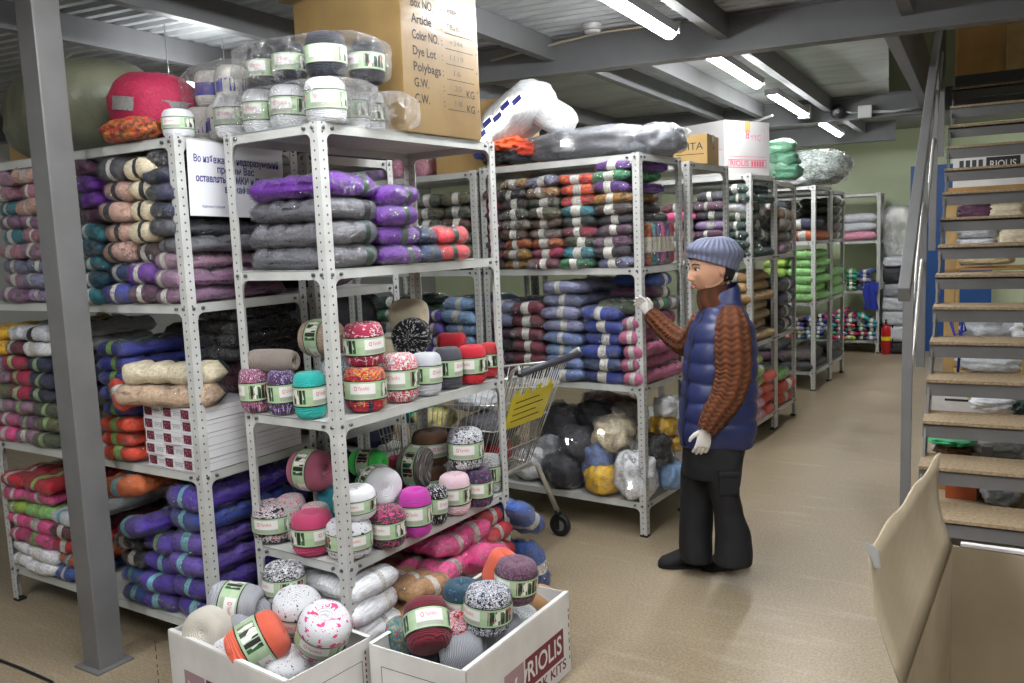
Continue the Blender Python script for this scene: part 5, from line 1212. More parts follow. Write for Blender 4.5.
for i, (x, y, z, a, b, c_, c, l) in enumerate(((-.62, -.56, .53, .11, .17, .06, 'red', 'red pack at the trolley bottom behind the yellow plate'), (-.85, -.56, .565, .12, .16, .06, 'charcoal', 'black pack at the trolley bottom'), (-.60, -.56, .67, .13, .17, .07, 'dark grey', 'dark grey bag on the red pack in the trolley'), (-.70, -.52, .79, .1, .12, .05, 'silver', 'pale grey bag lying highest in the trolley'), (-.90, -.60, .69, .09, .12, .06, '#d9cf86', 'pale yellow bag in the middle of the trolley'), (-1.03, -.58, .74, .09, .13, .08, 'turquoise', 'turquoise bag at the trolley front'), (-.95, -.52, .82, .07, .08, .05, 'teal', 'teal bag on top at the trolley front'), (-.8, -.5, .88, .06, .1, .04, 'royal purple', 'purple pack on top of the trolley load'))):
    bag(Vector((x, y, z)), (a, b, c_), c, l, G, 90+i, lump=.18, lumpf=6)

# ---- grey bales, film, fire extinguisher and blue door post by the green wall
G = 'wrapped bales stacked beside the far rack'
zb = 0.
for i, (h, c) in enumerate(((.15, 'black'), (.2, 'silver'), (.18, 'silver'), (.17, 'silver'), (.17, '#9ea1a8'), (.2, 'charcoal'), (.12, 'silver'))):
    P = Vector((.235+.01*sin(i*2), 7.42, zb+h/2)); bag(P, (.16, .2, h/2+.004), c, '%s bale of the stack between fire extinguisher and blue post, %s from floor' % ('black' if c in ('black', 'charcoal') else 'grey', ORD[i]), G, 110+i, lump=.06, lumpf=5, box=5, flat=0); zb += h
P = Vector((.22, 7.5, 1.5)); o = film_bag(P, (.17, .12, .32), 'clear film sheet heaped above the stacked bales', 12); o.data.materials[0] = MT['haze']
e = empty('fire_extinguisher', aty(886, 353, 7.24)*1.0); e.location.z = 0; tag(e, 'red fire extinguisher standing on the floor by the far rack', 'fire extinguisher')
MT['ext_red'] = simple('red_enamel', '#b8121c', .3, coat=.5)
m = MB(); m.lathe([(.05, 0), (.058, .01), (.058, .3), (.05, .335), (.03, .36), (.018, .37), (.018, .39)], 20); m.obj('cylinder_body', MT['ext_red'], e)
m = MB(); m.lathe([(.059, .17), (.059, .22)], 20, None, False, False); m.obj('instruction_label', MT['yellow'], e)
m = MB(); m.box(-.012, -.05, .385, .012, .03, .405, .003); m.box(-.01, -.07, .415, .01, .03, .43, .003); m.obj('valve_handle', MT['black'], e)
m = MB(); m.tube([(.02, 0, .39), (.07, 0, .36), (.075, -.01, .2), (.068, -.02, .08)], .008, 8); m.obj('hose', MT['black'], e)
MT['bluep'] = simple('blue_door_paint', '#1d4d8c', .45)
e = empty('door_1', (0, 0, 0)); struct(e)
pB = aty(908, 350, 7.62); m = MB(); m.box(pB.x, 7.6, 0, pB.x+.9, 7.66, 2.28, .004); o = m.obj('door_1', MT['bluep']); struct(o); bpy.data.objects.remove(e)
# cloth on the far rack
t = NT('blue_cloth'); t.set(Base_Color=rgb('#24379c'), Roughness=.8); MT['cloth'] = t.m
m = MB(); rs = []
for j in range(9):
    zz = .90-.043*j if j > 1 else .9-.02*j
    rs.append([Vector((.03-.16*i/8+.012*sin(j+i), 7.235-.014*sin(i*1.7+j*.4)-.015*(j > 1), zz-(.02*sin(i*.9)))) for i in range(9)])
m.rings(rs, False, False, closed=False); o = m.obj('blue_cloth', MT['cloth']); tag(o, 'blue cloth hanging over the middle shelf of the far rack', 'cloth')

# ---- ceiling fittings
e = empty('smoke_detector', bx(-.52, -.25)+Vector((0, 0, DECK-.055))); tag(e, 'white round smoke detector on the ceiling before the first beam', 'smoke detector')
m = MB(); m.lathe([(.03, 0), (.046, .004), (.05, .02), (.05, .035), (.055, .038), (.055, .055)], 24); m.obj('detector_head', MT['offwhite'], e)
m = MB(); m.lathe([(.0515, .012), (.0515, .018)], 24, None, False, False); m.obj('vent_ring', MT['steel'], e)
P = atx(930, 139, .95) if False else aty(937, 140, 5.6)
e = empty('smoke_detector', P); tag(e, 'white detector ball beside the stair rail near the green wall', 'smoke detector')
m = MB(); m.lathe([(.005, -.05), (.04, -.035), (.05, 0), (.04, .035), (.02, .05), (.02, .1)], 20, Matrix.Rotation(.6, 4, 'Y')); m.obj('detector_head', MT['offwhite'], e)
zb2 = 2.68
def onbeam(px, py): # front face of the second main beam
    n = Vector((-sin(BR), cos(BR), 0)); p0 = bx(0, 3.69); d = ray(px, py); t_ = (p0-CAM).dot(n)/d.dot(n); return CAM+d*t_
P = onbeam(838, 112); e = empty('alarm_sounder', P, BR); tag(e, 'black round alarm sounder on the second ceiling beam', 'alarm sounder')
RXm = Matrix.Rotation(pi/2, 4, 'X')
m = MB(); m.lathe([(.062, 0), (.066, .02), (.06, .05), (.045, .06)], 24, RXm); m.obj('sounder_body', MT['black'], e)
m = MB(); m.lathe([(.02, .06), (.026, .064), (.012, .066)], 16, RXm); m.obj('sounder_ring', MT['steel'], e)
P = onbeam(865, 112); e = empty('junction_box', P, BR); tag(e, 'white square junction box on the second ceiling beam', 'junction box')
m = MB(); m.box(-.06, -.05, -.055, .06, 0, .055, .006); m.obj('box_body', MT['offwhite'], e)
m = MB(); m.box(-.054, -.056, -.049, .054, -.05, .049, .004); m.obj('cover', MT['offwhite'], e)
m = MB(); p0, p1 = onbeam(872, 112), onbeam(925, 107); off = Vector((sin(BR), -cos(BR), 0))*.012
m.tube([onbeam(845, 112)+off, lerp(onbeam(845, 112), onbeam(860, 112), .5)+off+Vector((0, 0, -.01)), onbeam(860, 113)+off], .007, 6)
m.tube([p0+off, lerp(p0, p1, .4)+off+Vector((0, 0, -.015)), p1+off], .012, 8)
o = m.obj('cable_conduit', simple('grey_conduit', '#9a9c9c', .5)); tag(o, 'grey cable conduit running from the junction box along the beam', 'cable')
m = MB(); q = [bx(-1.6, 3.68)+Vector((0, 0, 2.585)), bx(-.8, 3.68)+Vector((0, 0, 2.59)), bx(-.25, 3.68)+Vector((0, 0, 2.61)), bx(.03, 3.4)+Vector((0, 0, 2.64))]
m.tube(q, .012, 8); o = m.obj('cable_conduit', MT['offwhite']); tag(o, 'pale cable sagging along the second beam toward the lights', 'cable')
m = MB(); q = [bx(-1.25, -.06)+Vector((0, 0, 2.70)), bx(-.9, -.1)+Vector((0, 0, 2.73)), bx(-.52, -.12)+Vector((0, 0, 2.765)), bx(-.05, -.1)+Vector((0, 0, 2.765))]
m.tube(q, .007, 8); o = m.obj('cable_conduit', simple('beige_cable', '#a59a86', .6)); tag(o, 'beige cable running along the first beam past the smoke detector', 'cable')
m = MB(); q = Vector((-.17, 4.27, 2.64)); m.box(-.05, -.05, -.05, .05, .05, .07, .006); o = m.obj('junction_box', MT['offwhite'], None, q); tag(o, 'white junction box at the end of the third ceiling light', 'junction box')

# ---- open cardboard carton by the camera
t = NT('plain_cardboard'); o_ = t.coords(); n = t.noise(o_, 3, 5); w_ = t.new('ShaderNodeTexWave'); w_.inputs['Scale'].default_value = 40; w_.inputs['Distortion'].default_value = 1.5; t.ln(o_, w_.inputs['Vector'])
t.ln(t.mix(t.math('MULTIPLY', w_.outputs[1], .05), t.ramp(n, [(.3, rgb('#94866d')), (.7, rgb('#ac9e86'))]), rgb('#6a5638')), t.b.inputs['Base Color']); t.set(Roughness=.75); t.bump(n, .1, .01); MT['plain'] = t.m
zr = .70
H1 = atz(953, 546, zr); H2 = atz(906, 683, zr); d_ = (H2-H1).normalized(); H3 = H1-d_*0.0; near = H1+d_*1.25
rt = atz(1024, 548, zr); dx_ = (rt-H1); dx_.z = 0; dx_ = Vector((-d_.y, d_.x, 0)); dx_ = dx_ if dx_.x > 0 else -dx_
e = empty('open_carton', Vector((H1.x, H1.y, 0))); tag(e, 'large open brown carton with raised flap at the lower corner by the stairs', 'cardboard box')
Oe = Vector((H1.x, H1.y, 0))
def panel(name, A_, B_, C_, D_, th=.006, mat=None):
    n = (B_-A_).cross(D_-A_).normalized()*th
    m = MB(); m.rings([[A_-Oe, B_-Oe, C_-Oe, D_-Oe], [A_-Oe+n, B_-Oe+n, C_-Oe+n, D_-Oe+n]], smooth=False); return m.obj(name, mat or MT['plain'], e)
W_ = .62; Z = Vector((0, 0, 1))
fl_ = lambda p: Vector((p.x, p.y, 0.004))
far_r = H1+dx_*W_; near_r = near+dx_*W_
panel('side_panel', fl_(H1), fl_(near), near, H1); panel('side_panel', fl_(H1), H1, far_r, fl_(far_r)); panel('side_panel', fl_(far_r), far_r, near_r, fl_(near_r)); panel('side_panel', fl_(near), fl_(near_r), near_r, near); panel('bottom_panel', fl_(H1), fl_(far_r), fl_(near_r), fl_(near))
T_ = H1+Vector((-.035, .0, .30)); 
m = MB(); rows = []
F_ = CAM+ray(870, 548)*((depth(H1)*.86)/1.0)
Nn = 14
for i in range(Nn+1):
    s = i/Nn; a_ = lerp(H1, H1+d_*.86, s)
    tip = lerp(CAM+ray(941, 453)*depth(H1)*1.0, CAM+ray(870, 549)*(depth(H1+d_*.72)), s)
    if s == 0: pass
    row = []
    for j in range(7):
        k = j/6; q = lerp(a_, tip, k)+Vector((-.02*sin(k*pi)*(1-.3*s), 0, 0)); 
        if j == 6: q += Vector((0, 0, .006*sin(i*1.3)))
        row.append(q-Oe)
    rows.append(row)
m.rings(rows, False, False, closed=False); o = m.obj('raised_flap', MT['plain'], e)
sm = o.modifiers.new('thick', 'SOLIDIFY'); sm.thickness = .005
m = MB(); q = (CAM+ray(873, 553)*(depth(H1+d_*.70)))-Oe; m.rings([[q+Vector((-.01, -.02, .03)), q+Vector((.015, -.03, .02)), q+Vector((.02, -.03, -.02)), q+Vector((.0, -.02, -.025))], [q+Vector((-.012, -.023, .032)), q+Vector((.013, -.033, .022)), q+Vector((.018, -.033, -.018)), q+Vector((-.002, -.023, -.023))]], smooth=False)
m.obj('tape_scrap', MT['offwhite'], o)
m = MB(); m.beam(lerp(H1, far_r, .03)-Oe+Vector((0, .01, .006)), far_r-Oe+Vector((0, .01, .012)), .02, .008); m.obj('folded_flap_edge', MT['wcard'], e)

# ---- wooden shelf unit and goods behind the stairs
Yb = 4.6
def yb(px, py): return aty(px, py, Yb)
MT['ply'] = simple('plywood', '#a9824a', .6, 0, .18, 5, .1)
xl = yb(945, 260).x; e = empty('wooden_shelf_unit', (xl, Yb, 0)); tag(e, 'pale wooden shelf unit standing behind the staircase', 'shelf unit')
zs_ = [yb(985, 186).z, yb(985, 268).z, yb(985, 377).z]
for x in (0, .62, 1.3):
    for y in (0, .5):
        m = MB(); m.box(x, y, 0, x+.085, y+.045, zs_[0], .004); m.obj('upright', MT['wood'], e)
for z_ in zs_:
    m = MB(); m.box(.0, -.005, z_-.02, 1.4, .55, z_, .003); m.obj('shelf_board', MT['ply'], e)
m = MB(); m.box(.0, -.02, zs_[0]-.09, 1.4, -.005, zs_[0]-.01, .003); m.obj('front_rail', MT['ply'], e)
G = 'wrapped goods on the wooden shelf behind the stairs'
for i, (px, py, a, h, c, l) in enumerate(((975, 212, .16, .07, 'plum', 'dark plum wrapped bundle on the wooden shelf behind stairs'), (1006, 212, .15, .09, 'cream', 'cream wrapped bundle on the wooden shelf behind stairs'), (976, 232, .17, .06, 'silver', 'pale grey knotted bundle, upper one behind the stairs'), (974, 244, .17, .05, 'white', 'white knotted bundle, lower one behind the stairs'), (1014, 240, .13, .1, 'cream', 'cream bundle beside the white knotted bundles'), (985, 260, .22, .05, '#cdbf96', 'long cream bundle lying on the middle board'))):
    P = yb(px, py); P.y += .17; bag(P, (a, .14, h), c, l, G, 130+i, lump=.12, lumpf=9, box=4)
for i, (px, py, a, h, c, l) in enumerate(((988, 328, .22, .12, 'silver', 'clear plastic bag on the low board behind the stairs'), (1024, 332, .12, .12, 'white', 'white plastic bag at the frame edge behind the stairs'), (990, 366, .28, .08, '#cfd4d8', 'large crumpled clear sheet lying lowest behind the stairs'))):
    P = yb(px, py); P.y += .15; bag(P, (a, .16, h), c, l, G, 140+i, lump=.25, lumpf=8)
e = carton(Matrix.Translation((yb(952, 178).x, Yb+.08, zs_[0]+.002)), .75, .35, yb(985, 152).z-zs_[0], 'long white carton with dark name plate on the wooden shelf', mat=MT['wcard'])
hh = yb(985, 152).z-zs_[0]
a = Txt().rect(.26, hh*.42, .52, hh*.85); decal(e, e, 'name_plate', MT['card_ink'], a, lambda x, y, z: (x, -.0015, y))
decal(e, e, 'lettering', MT['wcard'], Txt().add('RIOLIS', .085, .39, hh*.63, .2, .001), lambda x, y, z: (x, -.003, y))
a = Txt()
for k in range(4): a.rect(.05+.05*k, hh*.45, .085+.05*k, hh*.8)
decal(e, e, 'lettering', MT['ink'], Txt().add('COUNTED CROSS STITCH', .04, .29, hh*.25, .46), lambda x, y, z: (x, -.0015, y)); decal(e, e, 'logo_squares', MT['ink'], a, lambda x, y, z: (x, -.0015, y))
m = MB(); p = [yb(949, 316), yb(955, 335), yb(966, 330), yb(963, 316), yb(961, 340), yb(958, 372)]
m.tube([q+Vector((0, -.03, 0)) for q in p], .012, 6); o = m.obj('blue_strap', MT['cloth']); tag(o, 'blue strap hanging on the wooden upright behind the stairs', 'strap')
# low clutter under the stairs
Yc = 2.55
def yc(px, py, y=Yc): return aty(px, py, y)
G = 'clutter on the floor under the stairs'
x0 = yc(932, 400).x
e = carton(Matrix.Translation((x0, Yc, .0)), .5, .32, yc(955, 392).z, 'white box with a colourful stripe under the stairs', mat=MT['wcard'])
a = Txt().rect(.08, yc(955, 400).z-.008, .4, yc(955, 400).z+.008); decal(e, e, 'printed_bar', MT['card_ink'], a, lambda x, y, z: (x, -.0015, y))
MT['stripe'] = simple('green_yellow_stripe', '#b7b83a', .5); a = Txt().rect(.22, yc(955, 397).z-.006, .38, yc(955, 397).z+.008); decal(e, e, 'printed_bar', MT['stripe'], a, lambda x, y, z: (x, -.0015, y))
for i, (px, py, a_, h, c, l, y) in enumerate(((996, 404, .14, .05, 'white', 'crumpled white bag under the third tread', 2.3), (1000, 396, .13, .06, 'brown', 'brown bundle behind the white bag under the stairs', 2.5), (1020, 406, .06, .05, 'dark green', 'dark green bundle under the stairs at the frame edge', 2.3), (952, 440, .13, .02, '#2ea86b', 'bright green rag over the clutter under the stairs', 1.6), (956, 449, .12, .05, 'brown', 'rust brown bundle under the green rag', 1.65), (985, 446, .16, .07, '#b9bab4', 'grey plastic bag under the second tread', 1.7), (1012, 448, .1, .08, '#a8a9a8', 'grey bag with red edge at the frame edge under stairs', 1.75), (1000, 493, .09, .06, 'silver', 'clear bag low under the second tread', 1.3))):
    P = yc(px, py, y); P.z = max(P.z, h); bag(P, (a_, .12, h), c, l, G, 150+i, lump=.3, lumpf=8)
carton(Matrix.Translation((yc(945, 500, 1.35).x, 1.35, 0)), .16, .2, .16, 'small orange brown box low under the stairs', mat=simple('orange_card', '#b3572c', .7))
m = MB(); q = yc(986, 490, 1.45); m.box(q.x-.03, 1.45, 0, q.x+.03, 1.5, .3, .004); o = m.obj('grey_plank', MT['steel']); tag(o, 'grey metal upright standing low under the stairs', 'metal bar')
# support: low platform keeping the clutter off the floor
m = MB(); m.box(yc(935, 470, 1.5).x, 1.52, .0, 2.3, 2.2, .12, .004); o = m.obj('wooden_pallet', MT['ply']); tag(o, 'low wooden platform on the floor under the stairs', 'pallet')
# ---- upper floor through the stair opening
e = empty('plywood_crate', (.96, 5.55, 2.9)); tag(e, 'brown plywood crate standing on the upper floor above the stairs', 'crate')
m = MB(); m.box(0, 0, 0, .42, .5, .75, .004); m.obj('crate_body', MT['ply'], e); m = MB(); m.box(.43, -.1, 0, 1.6, .5, .5, .004); m.obj('crate_body', MT['wood'], e)
m = MB(); m.box(-.005, -.008, 0, .02, 0, .75); m.box(.4, -.008, 0, .425, 0, .75); m.obj('corner_batten', MT['wood'], e)
for i in range(3): bag(Vector((1.25+.25*i, 5.75, 3.48)), (.12, .15, .07), ('cream', 'silver', 'white')[i], '%s wrapped bundle on the plywood crate upstairs' % ('cream', 'silver', 'white')[i], 'bundles on the upper floor', 170+i, lump=.25)
m = MB(); m.box(-7, 5.15+.6, 2.78, 5, 8.2, 2.9); struct(m.obj('ceiling', MT['whitewall']))
# small lamp in the aisle behind the left rack
e = empty('ceiling_light', (-2.14, -.9, 2.47), .05); tag(e, 'short ceiling light hidden behind the bags of the left rack', 'ceiling light', 'fluorescent ceiling lights')
for s_ in (-1, 1):
    m = MB(); m.box(-.018, s_*.192-.008, -.02, .018, s_*.192+.008, .02, .004); m.obj('lamp_holder', MT['housing'], e)
    m = MB(); m.tube([(0, s_*.192, .018), (0, s_*.192, .285)], .0025, 6); m.obj('hanging_wire', MT['housing'], e)
m = MB(); m.tube([(0, -.185, 0), (0, .185, 0)], .016, 10); m.obj('fluorescent_tube', MT['tube'], e)
# unseen lamp added upstairs to light the plywood crate
e = empty('ceiling_light', (1.6, 4.2, 4.6)); tag(e, 'unseen lamp added above the stair opening to light the crate', 'ceiling light')
m = MB(); m.box(-.6, -.06, .03, .6, .06, .09, .005); m.obj('housing', MT['white'], e)
m = MB(); m.box(-.58, -.05, 0, .58, .05, .03, .004); m.obj('diffuser', simple('added_lamp_tube', '#ffffff'), e); e.children[-1].data.materials[0].node_tree.nodes['Principled BSDF'].inputs['Emission Color'].default_value = (1, .95, .85, 1); e.children[-1].data.materials[0].node_tree.nodes['Principled BSDF'].inputs['Emission Strength'].default_value = 14
# floor cable
m = MB(); m.tube([Vector((-1.9, -2.4, .006)), atz(20, 668, .006), atz(52, 682, .006), atz(60, 720, .006)], .006, 6); o = m.obj('floor_cable', MT['black']); tag(o, 'thin black cable on the floor beside the column', 'cable')
# ================================================================== the woman
FP = Vector((.45, -.28, 0)); D0 = depth(Vector((.45, -.28, .8)))
def W(px, py, dz=0.): d = ray(px, py); return CAM+d*(D0-dz)
PXM = D0/F_PX
hr = Vector((rgt.x, rgt.y, 0)).normalized(); tw = Vector((-fwd.x, -fwd.y, 0)).normalized(); UP = Vector((0, 0, 1))
BASE = Vector((.45, -.28, 0))
wo = empty('person', BASE); tag(wo, 'woman in navy quilted vest, grey-blue knit hat and white gloves touching a rack post', 'person')
def L_(p): return p-BASE
def knit(name, c, kx, kz, strength=.8, dist=.006, dark=.55):
    t = NT(name); o = t.coords('UV'); s = t.new('ShaderNodeSeparateXYZ'); t.ln(o, s.inputs[0])
    a = t.math('MULTIPLY_ADD', t.math('SINE', t.math('MULTIPLY', s.outputs[0], kx)), .5, .5)
    b = t.math('MULTIPLY_ADD', t.math('SINE', t.math('ADD', t.math('MULTIPLY', s.outputs[1], kz), t.math('MULTIPLY', a, 3.))), .5, .5)
    h = t.math('ADD', t.math('MULTIPLY', a, .7), t.math('MULTIPLY', b, .3))
    C = rgb(c); t.ln(t.mix(h, tuple(x*dark for x in C[:3])+(1,), tuple(min(1, x*1.25) for x in C[:3])+(1,)), t.b.inputs['Base Color'])
    t.set(Roughness=.9); t.bump(h, strength, dist); return t.m
def loft(name, mat, rings, parent, cap0=True, cap1=True, uvs=None, sub=0):
    """rings: list of lists of world points (same count)"""
    n = len(rings[0]); m = MB(); m.rings([[L_(p) for p in r] for r in rings], cap0, cap1)
    uvl = m.bm.loops.layers.uv.new('UVMap'); m.bm.verts.ensure_lookup_table()
    for f in m.bm.faces:
        js = [l.vert.index if l.vert.index >= 0 else 0 for l in f.loops]
    m.bm.verts.index_update()
    for f in m.bm.faces:
        ks = [l.vert.index % n for l in f.loops]; wrap = max(ks)-min(ks) > n/2
        for l in f.loops:
            k = l.vert.index % n; i = l.vert.index//n
            if wrap and k < n/2: k += n
            l[uvl].uv = (k/n, i/max(1, len(rings)-1))
    o = m.obj(name, mat, parent)
    if sub: s = o.modifiers.new('s', 'SUBSURF'); s.levels = sub; s.render_levels = sub
    return o
def ell(c, ax, ay, n=28, pw=2.3):
    out = []
    for k in range(n):
        a = 2*pi*k/n; ca, sa = cos(a), sin(a)
        out.append(c+ax*(math.copysign(abs(ca)**(2/pw), ca))+ay*(math.copysign(abs(sa)**(2/pw), sa)))
    return out
def interp(tab, y):
    for a, b in zip(tab, tab[1:]):
        if a[0] <= y <= b[0] or b[0] <= y <= a[0]:
            f = (y-a[0])/(b[0]-a[0]); f = f*f*(3-2*f)*.5+f*.5; return [p+(q-p)*f for p, q in zip(a, b)]
    return tab[-1] if abs(y-tab[-1][0]) < abs(y-tab[0][0]) else tab[0]
# --- vest
MV = simple('navy_quilted_nylon', '#262f5c', .42, 0, .12, 18, .25); MVd = simple('vest_zip', '#14182c', .5)
VT = [(443, 681, 752, .15, 0), (436, 679, 754, .17, 0), (420, 679, 755, .18, 0), (400, 681, 755, .185, 0), (380, 683, 755, .185, 0), (360, 684, 756, .19, 0), (340, 687, 755, .19, 0), (326, 691, 752, .185, 0), (316, 697, 747, .16, 0), (308, 702, 742, .11, 0), (302, 704, 740, .085, 0), (294, 706, 739, .08, 0), (289, 709, 737, .075, 0)]
rings = []; NY = 90
for i in range(NY+1):
    y = 443+(289-443)*i/NY; _, x0, x1, dz, _z = interp(VT, y)
    q = abs(sin(pi*(y-300)/19.5))**.55 if y > 305 else .9; k = .955+.06*q
    c = W((x0+x1)/2, y); a_ = (x1-x0)/2*PXM*k; b_ = dz*k
    tilt = -.25 if y < 305 else 0
    # turned a little so that the chest faces the rack
    th = .12; ax = (hr*cos(th)+tw*sin(th))*a_; ay = (tw*cos(th)-hr*sin(th))*b_
    R_ = ell(c, ax, ay, 40, 2.5)
    for j, p in enumerate(R_):
        p += UP*.004*sin(j*.9+i*.35)*(1 if y > 310 else 0)
        if y < 306: p += UP*(-.028*((p-c).dot(-hr)/max(a_, .01)))*min(1, (306-y)/6)
    rings.append(R_)
vest = loft('quilted_vest', MV, rings, wo, True, False)
# zip line down the front
m = MB(); pts = []
for i in range(30):
    y = 440-130*i/29; _, x0, x1, dz, _z = interp(VT, y); k = 1.0
    c = W((x0+x1)/2, y); th = .12; a_ = (x1-x0)/2*PXM; aa = radians(152)
    ca, sa = cos(aa), sin(aa); ax = (hr*cos(th)+tw*sin(th))*a_; ay = (tw*cos(th)-hr*sin(th))*dz
    pts.append(L_(c+ax*math.copysign(abs(ca)**(2/2.5), ca)*1.005+ay*math.copysign(abs(sa)**(2/2.5), sa)*1.005))
m.tube(pts, .006, 6); m.obj('zip', MVd, vest)
# --- sweater sleeves, collar
MK = knit('brown_cable_knit', '#643517', 2*pi*9, 2*pi*26, 1., .012)
def tubeloft(name, mat, pts, parent, n=24, steps=10, cap=True):
    """pts: (world point, radius) ; smooth Catmull-Rom"""
    P = [p for p, r in pts]; Rr = [r for p, r in pts]; out = []; prev = None; N = len(P)
    S = []
    for i in range(N-1):
        p0, p1, p2, p3 = P[max(i-1, 0)], P[i], P[i+1], P[min(i+2, N-1)]
        for s in range(steps):
            t_ = s/steps; S.append((.5*((2*p1)+(p2-p0)*t_+(2*p0-5*p1+4*p2-p3)*t_*t_+(3*p1-p0-3*p2+p3)*t_**3), Rr[i]+(Rr[i+1]-Rr[i])*t_))
    S.append((P[-1], Rr[-1])); Q = [s[0] for s in S]
    for i, (p, r) in enumerate(S):
        d = (Q[min(i+1, len(Q)-1)]-Q[max(i-1, 0)]).normalized()
        q = d.orthogonal().normalized() if prev is None else (prev-d*prev.dot(d)).normalized(); prev = q; w = d.cross(q)
        r *= 1+.025*sin(i*1.3)
        out.append([p+r*(cos(2*pi*k/n)*q+sin(2*pi*k/n)*w) for k in range(n)])
    return loft(name, mat, out, parent, cap, cap)
sweater = tubeloft('sweater_sleeve', MK, [(W(731, 312, .10), .05), (W(732, 328, .155), .078), (W(733, 350, .18), .083), (W(733, 375, .19), .08), (W(727, 397, .20), .074), (W(716, 414, .205), .062), (W(706, 431, .205), .043)], wo)
PH = Vector((.012, .0, 1.215)); hp = PH
tubeloft('sweater_sleeve', MK, [(W(704, 320, -.08), .06), (W(698, 334, -.15), .07), (W(688, 344, -.21), .064), (W(674, 337, -.29), .056), (lerp(W(674, 337, -.29), hp, .62), .047), (lerp(W(674, 337, -.29), hp, .80), .037)], wo)
rings = []
for y, x0, x1, dz, dy in ((310, 700, 740, .09, 0), (303, 697, 735, .085, 0), (298, 696, 731, .075, 2), (293, 696, 729, .072, 3), (289, 697, 728, .070, 4), (287, 699, 726, .064, 4)):
    c = W((x0+x1)/2, y-1); R_ = ell(c, hr*(x1-x0)/2*PXM*.94, tw*dz*.95, 28)
    for p in R_: p += UP*(.018*((p-c).dot(hr)/.09))
    rings.append(R_)
loft('turtleneck_collar', MK, rings, wo, False, False)
# --- trousers
MTr = simple('black_cotton', '#0d0e12', .75, 0, .25, 10, .3)
def leg(tab, dz):
    out = []
    for i in range(41):
        y = tab[0][0]+(tab[-1][0]-tab[0][0])*i/40; _, x0, x1, b = interp(tab, y); c = W((x0+x1)/2, y, dz)
        R_ = ell(c, hr*(x1-x0)/2*PXM, tw*b, 24, 2.2)
        for j, p in enumerate(R_): p += (p-c)*(.05*noise.noise(Vector((j*.5, i*.22, dz*30))))
        out.append(R_)
    return out
hips = [(428, 686, 746, .15), (445, 684, 744, .16), (460, 683, 741, .155), (474, 684, 739, .14)]
nl = leg([(452, 704, 743, .085), (470, 706, 741, .09), (490, 710, 738, .085), (510, 714, 742, .08), (535, 716, 750, .085), (555, 715, 752, .09), (563, 714, 751, .09)], .075)
flg = leg([(452, 683, 716, .085), (470, 681, 717, .09), (500, 680, 714, .085), (525, 679, 713, .08), (548, 679, 712, .085), (560, 681, 711, .085)], -.075)
hp_ = []
for i in range(16):
    y = 428+46*i/15; _, x0, x1, b = interp(hips, y); hp_.append(ell(W((x0+x1)/2, y), hr*(x1-x0)/2*PXM, tw*b, 24, 2.3))
m = MB()
for R_ in (hp_, nl, flg): m.rings([[L_(p) for p in r] for r in R_])
tr = m.obj('trousers', MTr, wo)
rm = tr.modifiers.new('r', 'REMESH'); rm.mode = 'VOXEL'; rm.voxel_size = .009; rm.use_smooth_shade = True
sm = tr.modifiers.new('s', 'SMOOTH'); sm.factor = .5; sm.iterations = 3
c0 = L_(W(729, 483, .155)); m = MB(); m.box(-.045, -.016, -.055, .045, .016, .055, .012, Matrix.Translation(c0) @ Matrix((hr, -tw, UP)).transposed().to_4x4())
m.box(-.048, -.02, .03, .048, .02, .058, .008, Matrix.Translation(c0) @ Matrix((hr, -tw, UP)).transposed().to_4x4()); m.obj('cargo_pocket', MTr, tr)
# --- shoes
MSh = simple('black_felt', '#111216', .8, 0, .2, 30, .3)
def shoe(px, py, ang):
    c = atz(px, py, 0.); f_ = (-hr*cos(ang)+tw*sin(ang)); s_ = UP.cross(f_)
    rs = []
    for t_, hw, h in ((-.105, .012, .05), (-.1, .03, .085), (-.08, .042, .095), (-.04, .043, .1), (0, .045, .095), (.04, .05, .075), (.08, .052, .06), (.115, .044, .05), (.135, .026, .035), (.142, .008, .02)):
        R_ = []
        for k in range(16):
            a = 2*pi*k/16; z = h/2+h/2*sin(a); R_.append(c+f_*t_+s_*hw*math.copysign(abs(cos(a))**.75, cos(a))+UP*max(0.004, z))
        rs.append(R_)
    sh = loft('felt_shoe', MSh, rs, wo)
    rs = [[p_.copy() for p_ in r_] for r_ in rs]
    m = MB(); R0_, R1_ = [], []
    for k in range(24):
        a = 2*pi*k/24; p = c+f_*(.018+.122*cos(a))+s_*(.05*sin(a)); R0_.append(L_(p)); R1_.append(L_(p+UP*.012))
    m.rings([R0_, R1_], smooth=False); m.obj('sole', MT['rubber'], sh)
shoe(687, 565, .12); shoe(729, 567, .22)
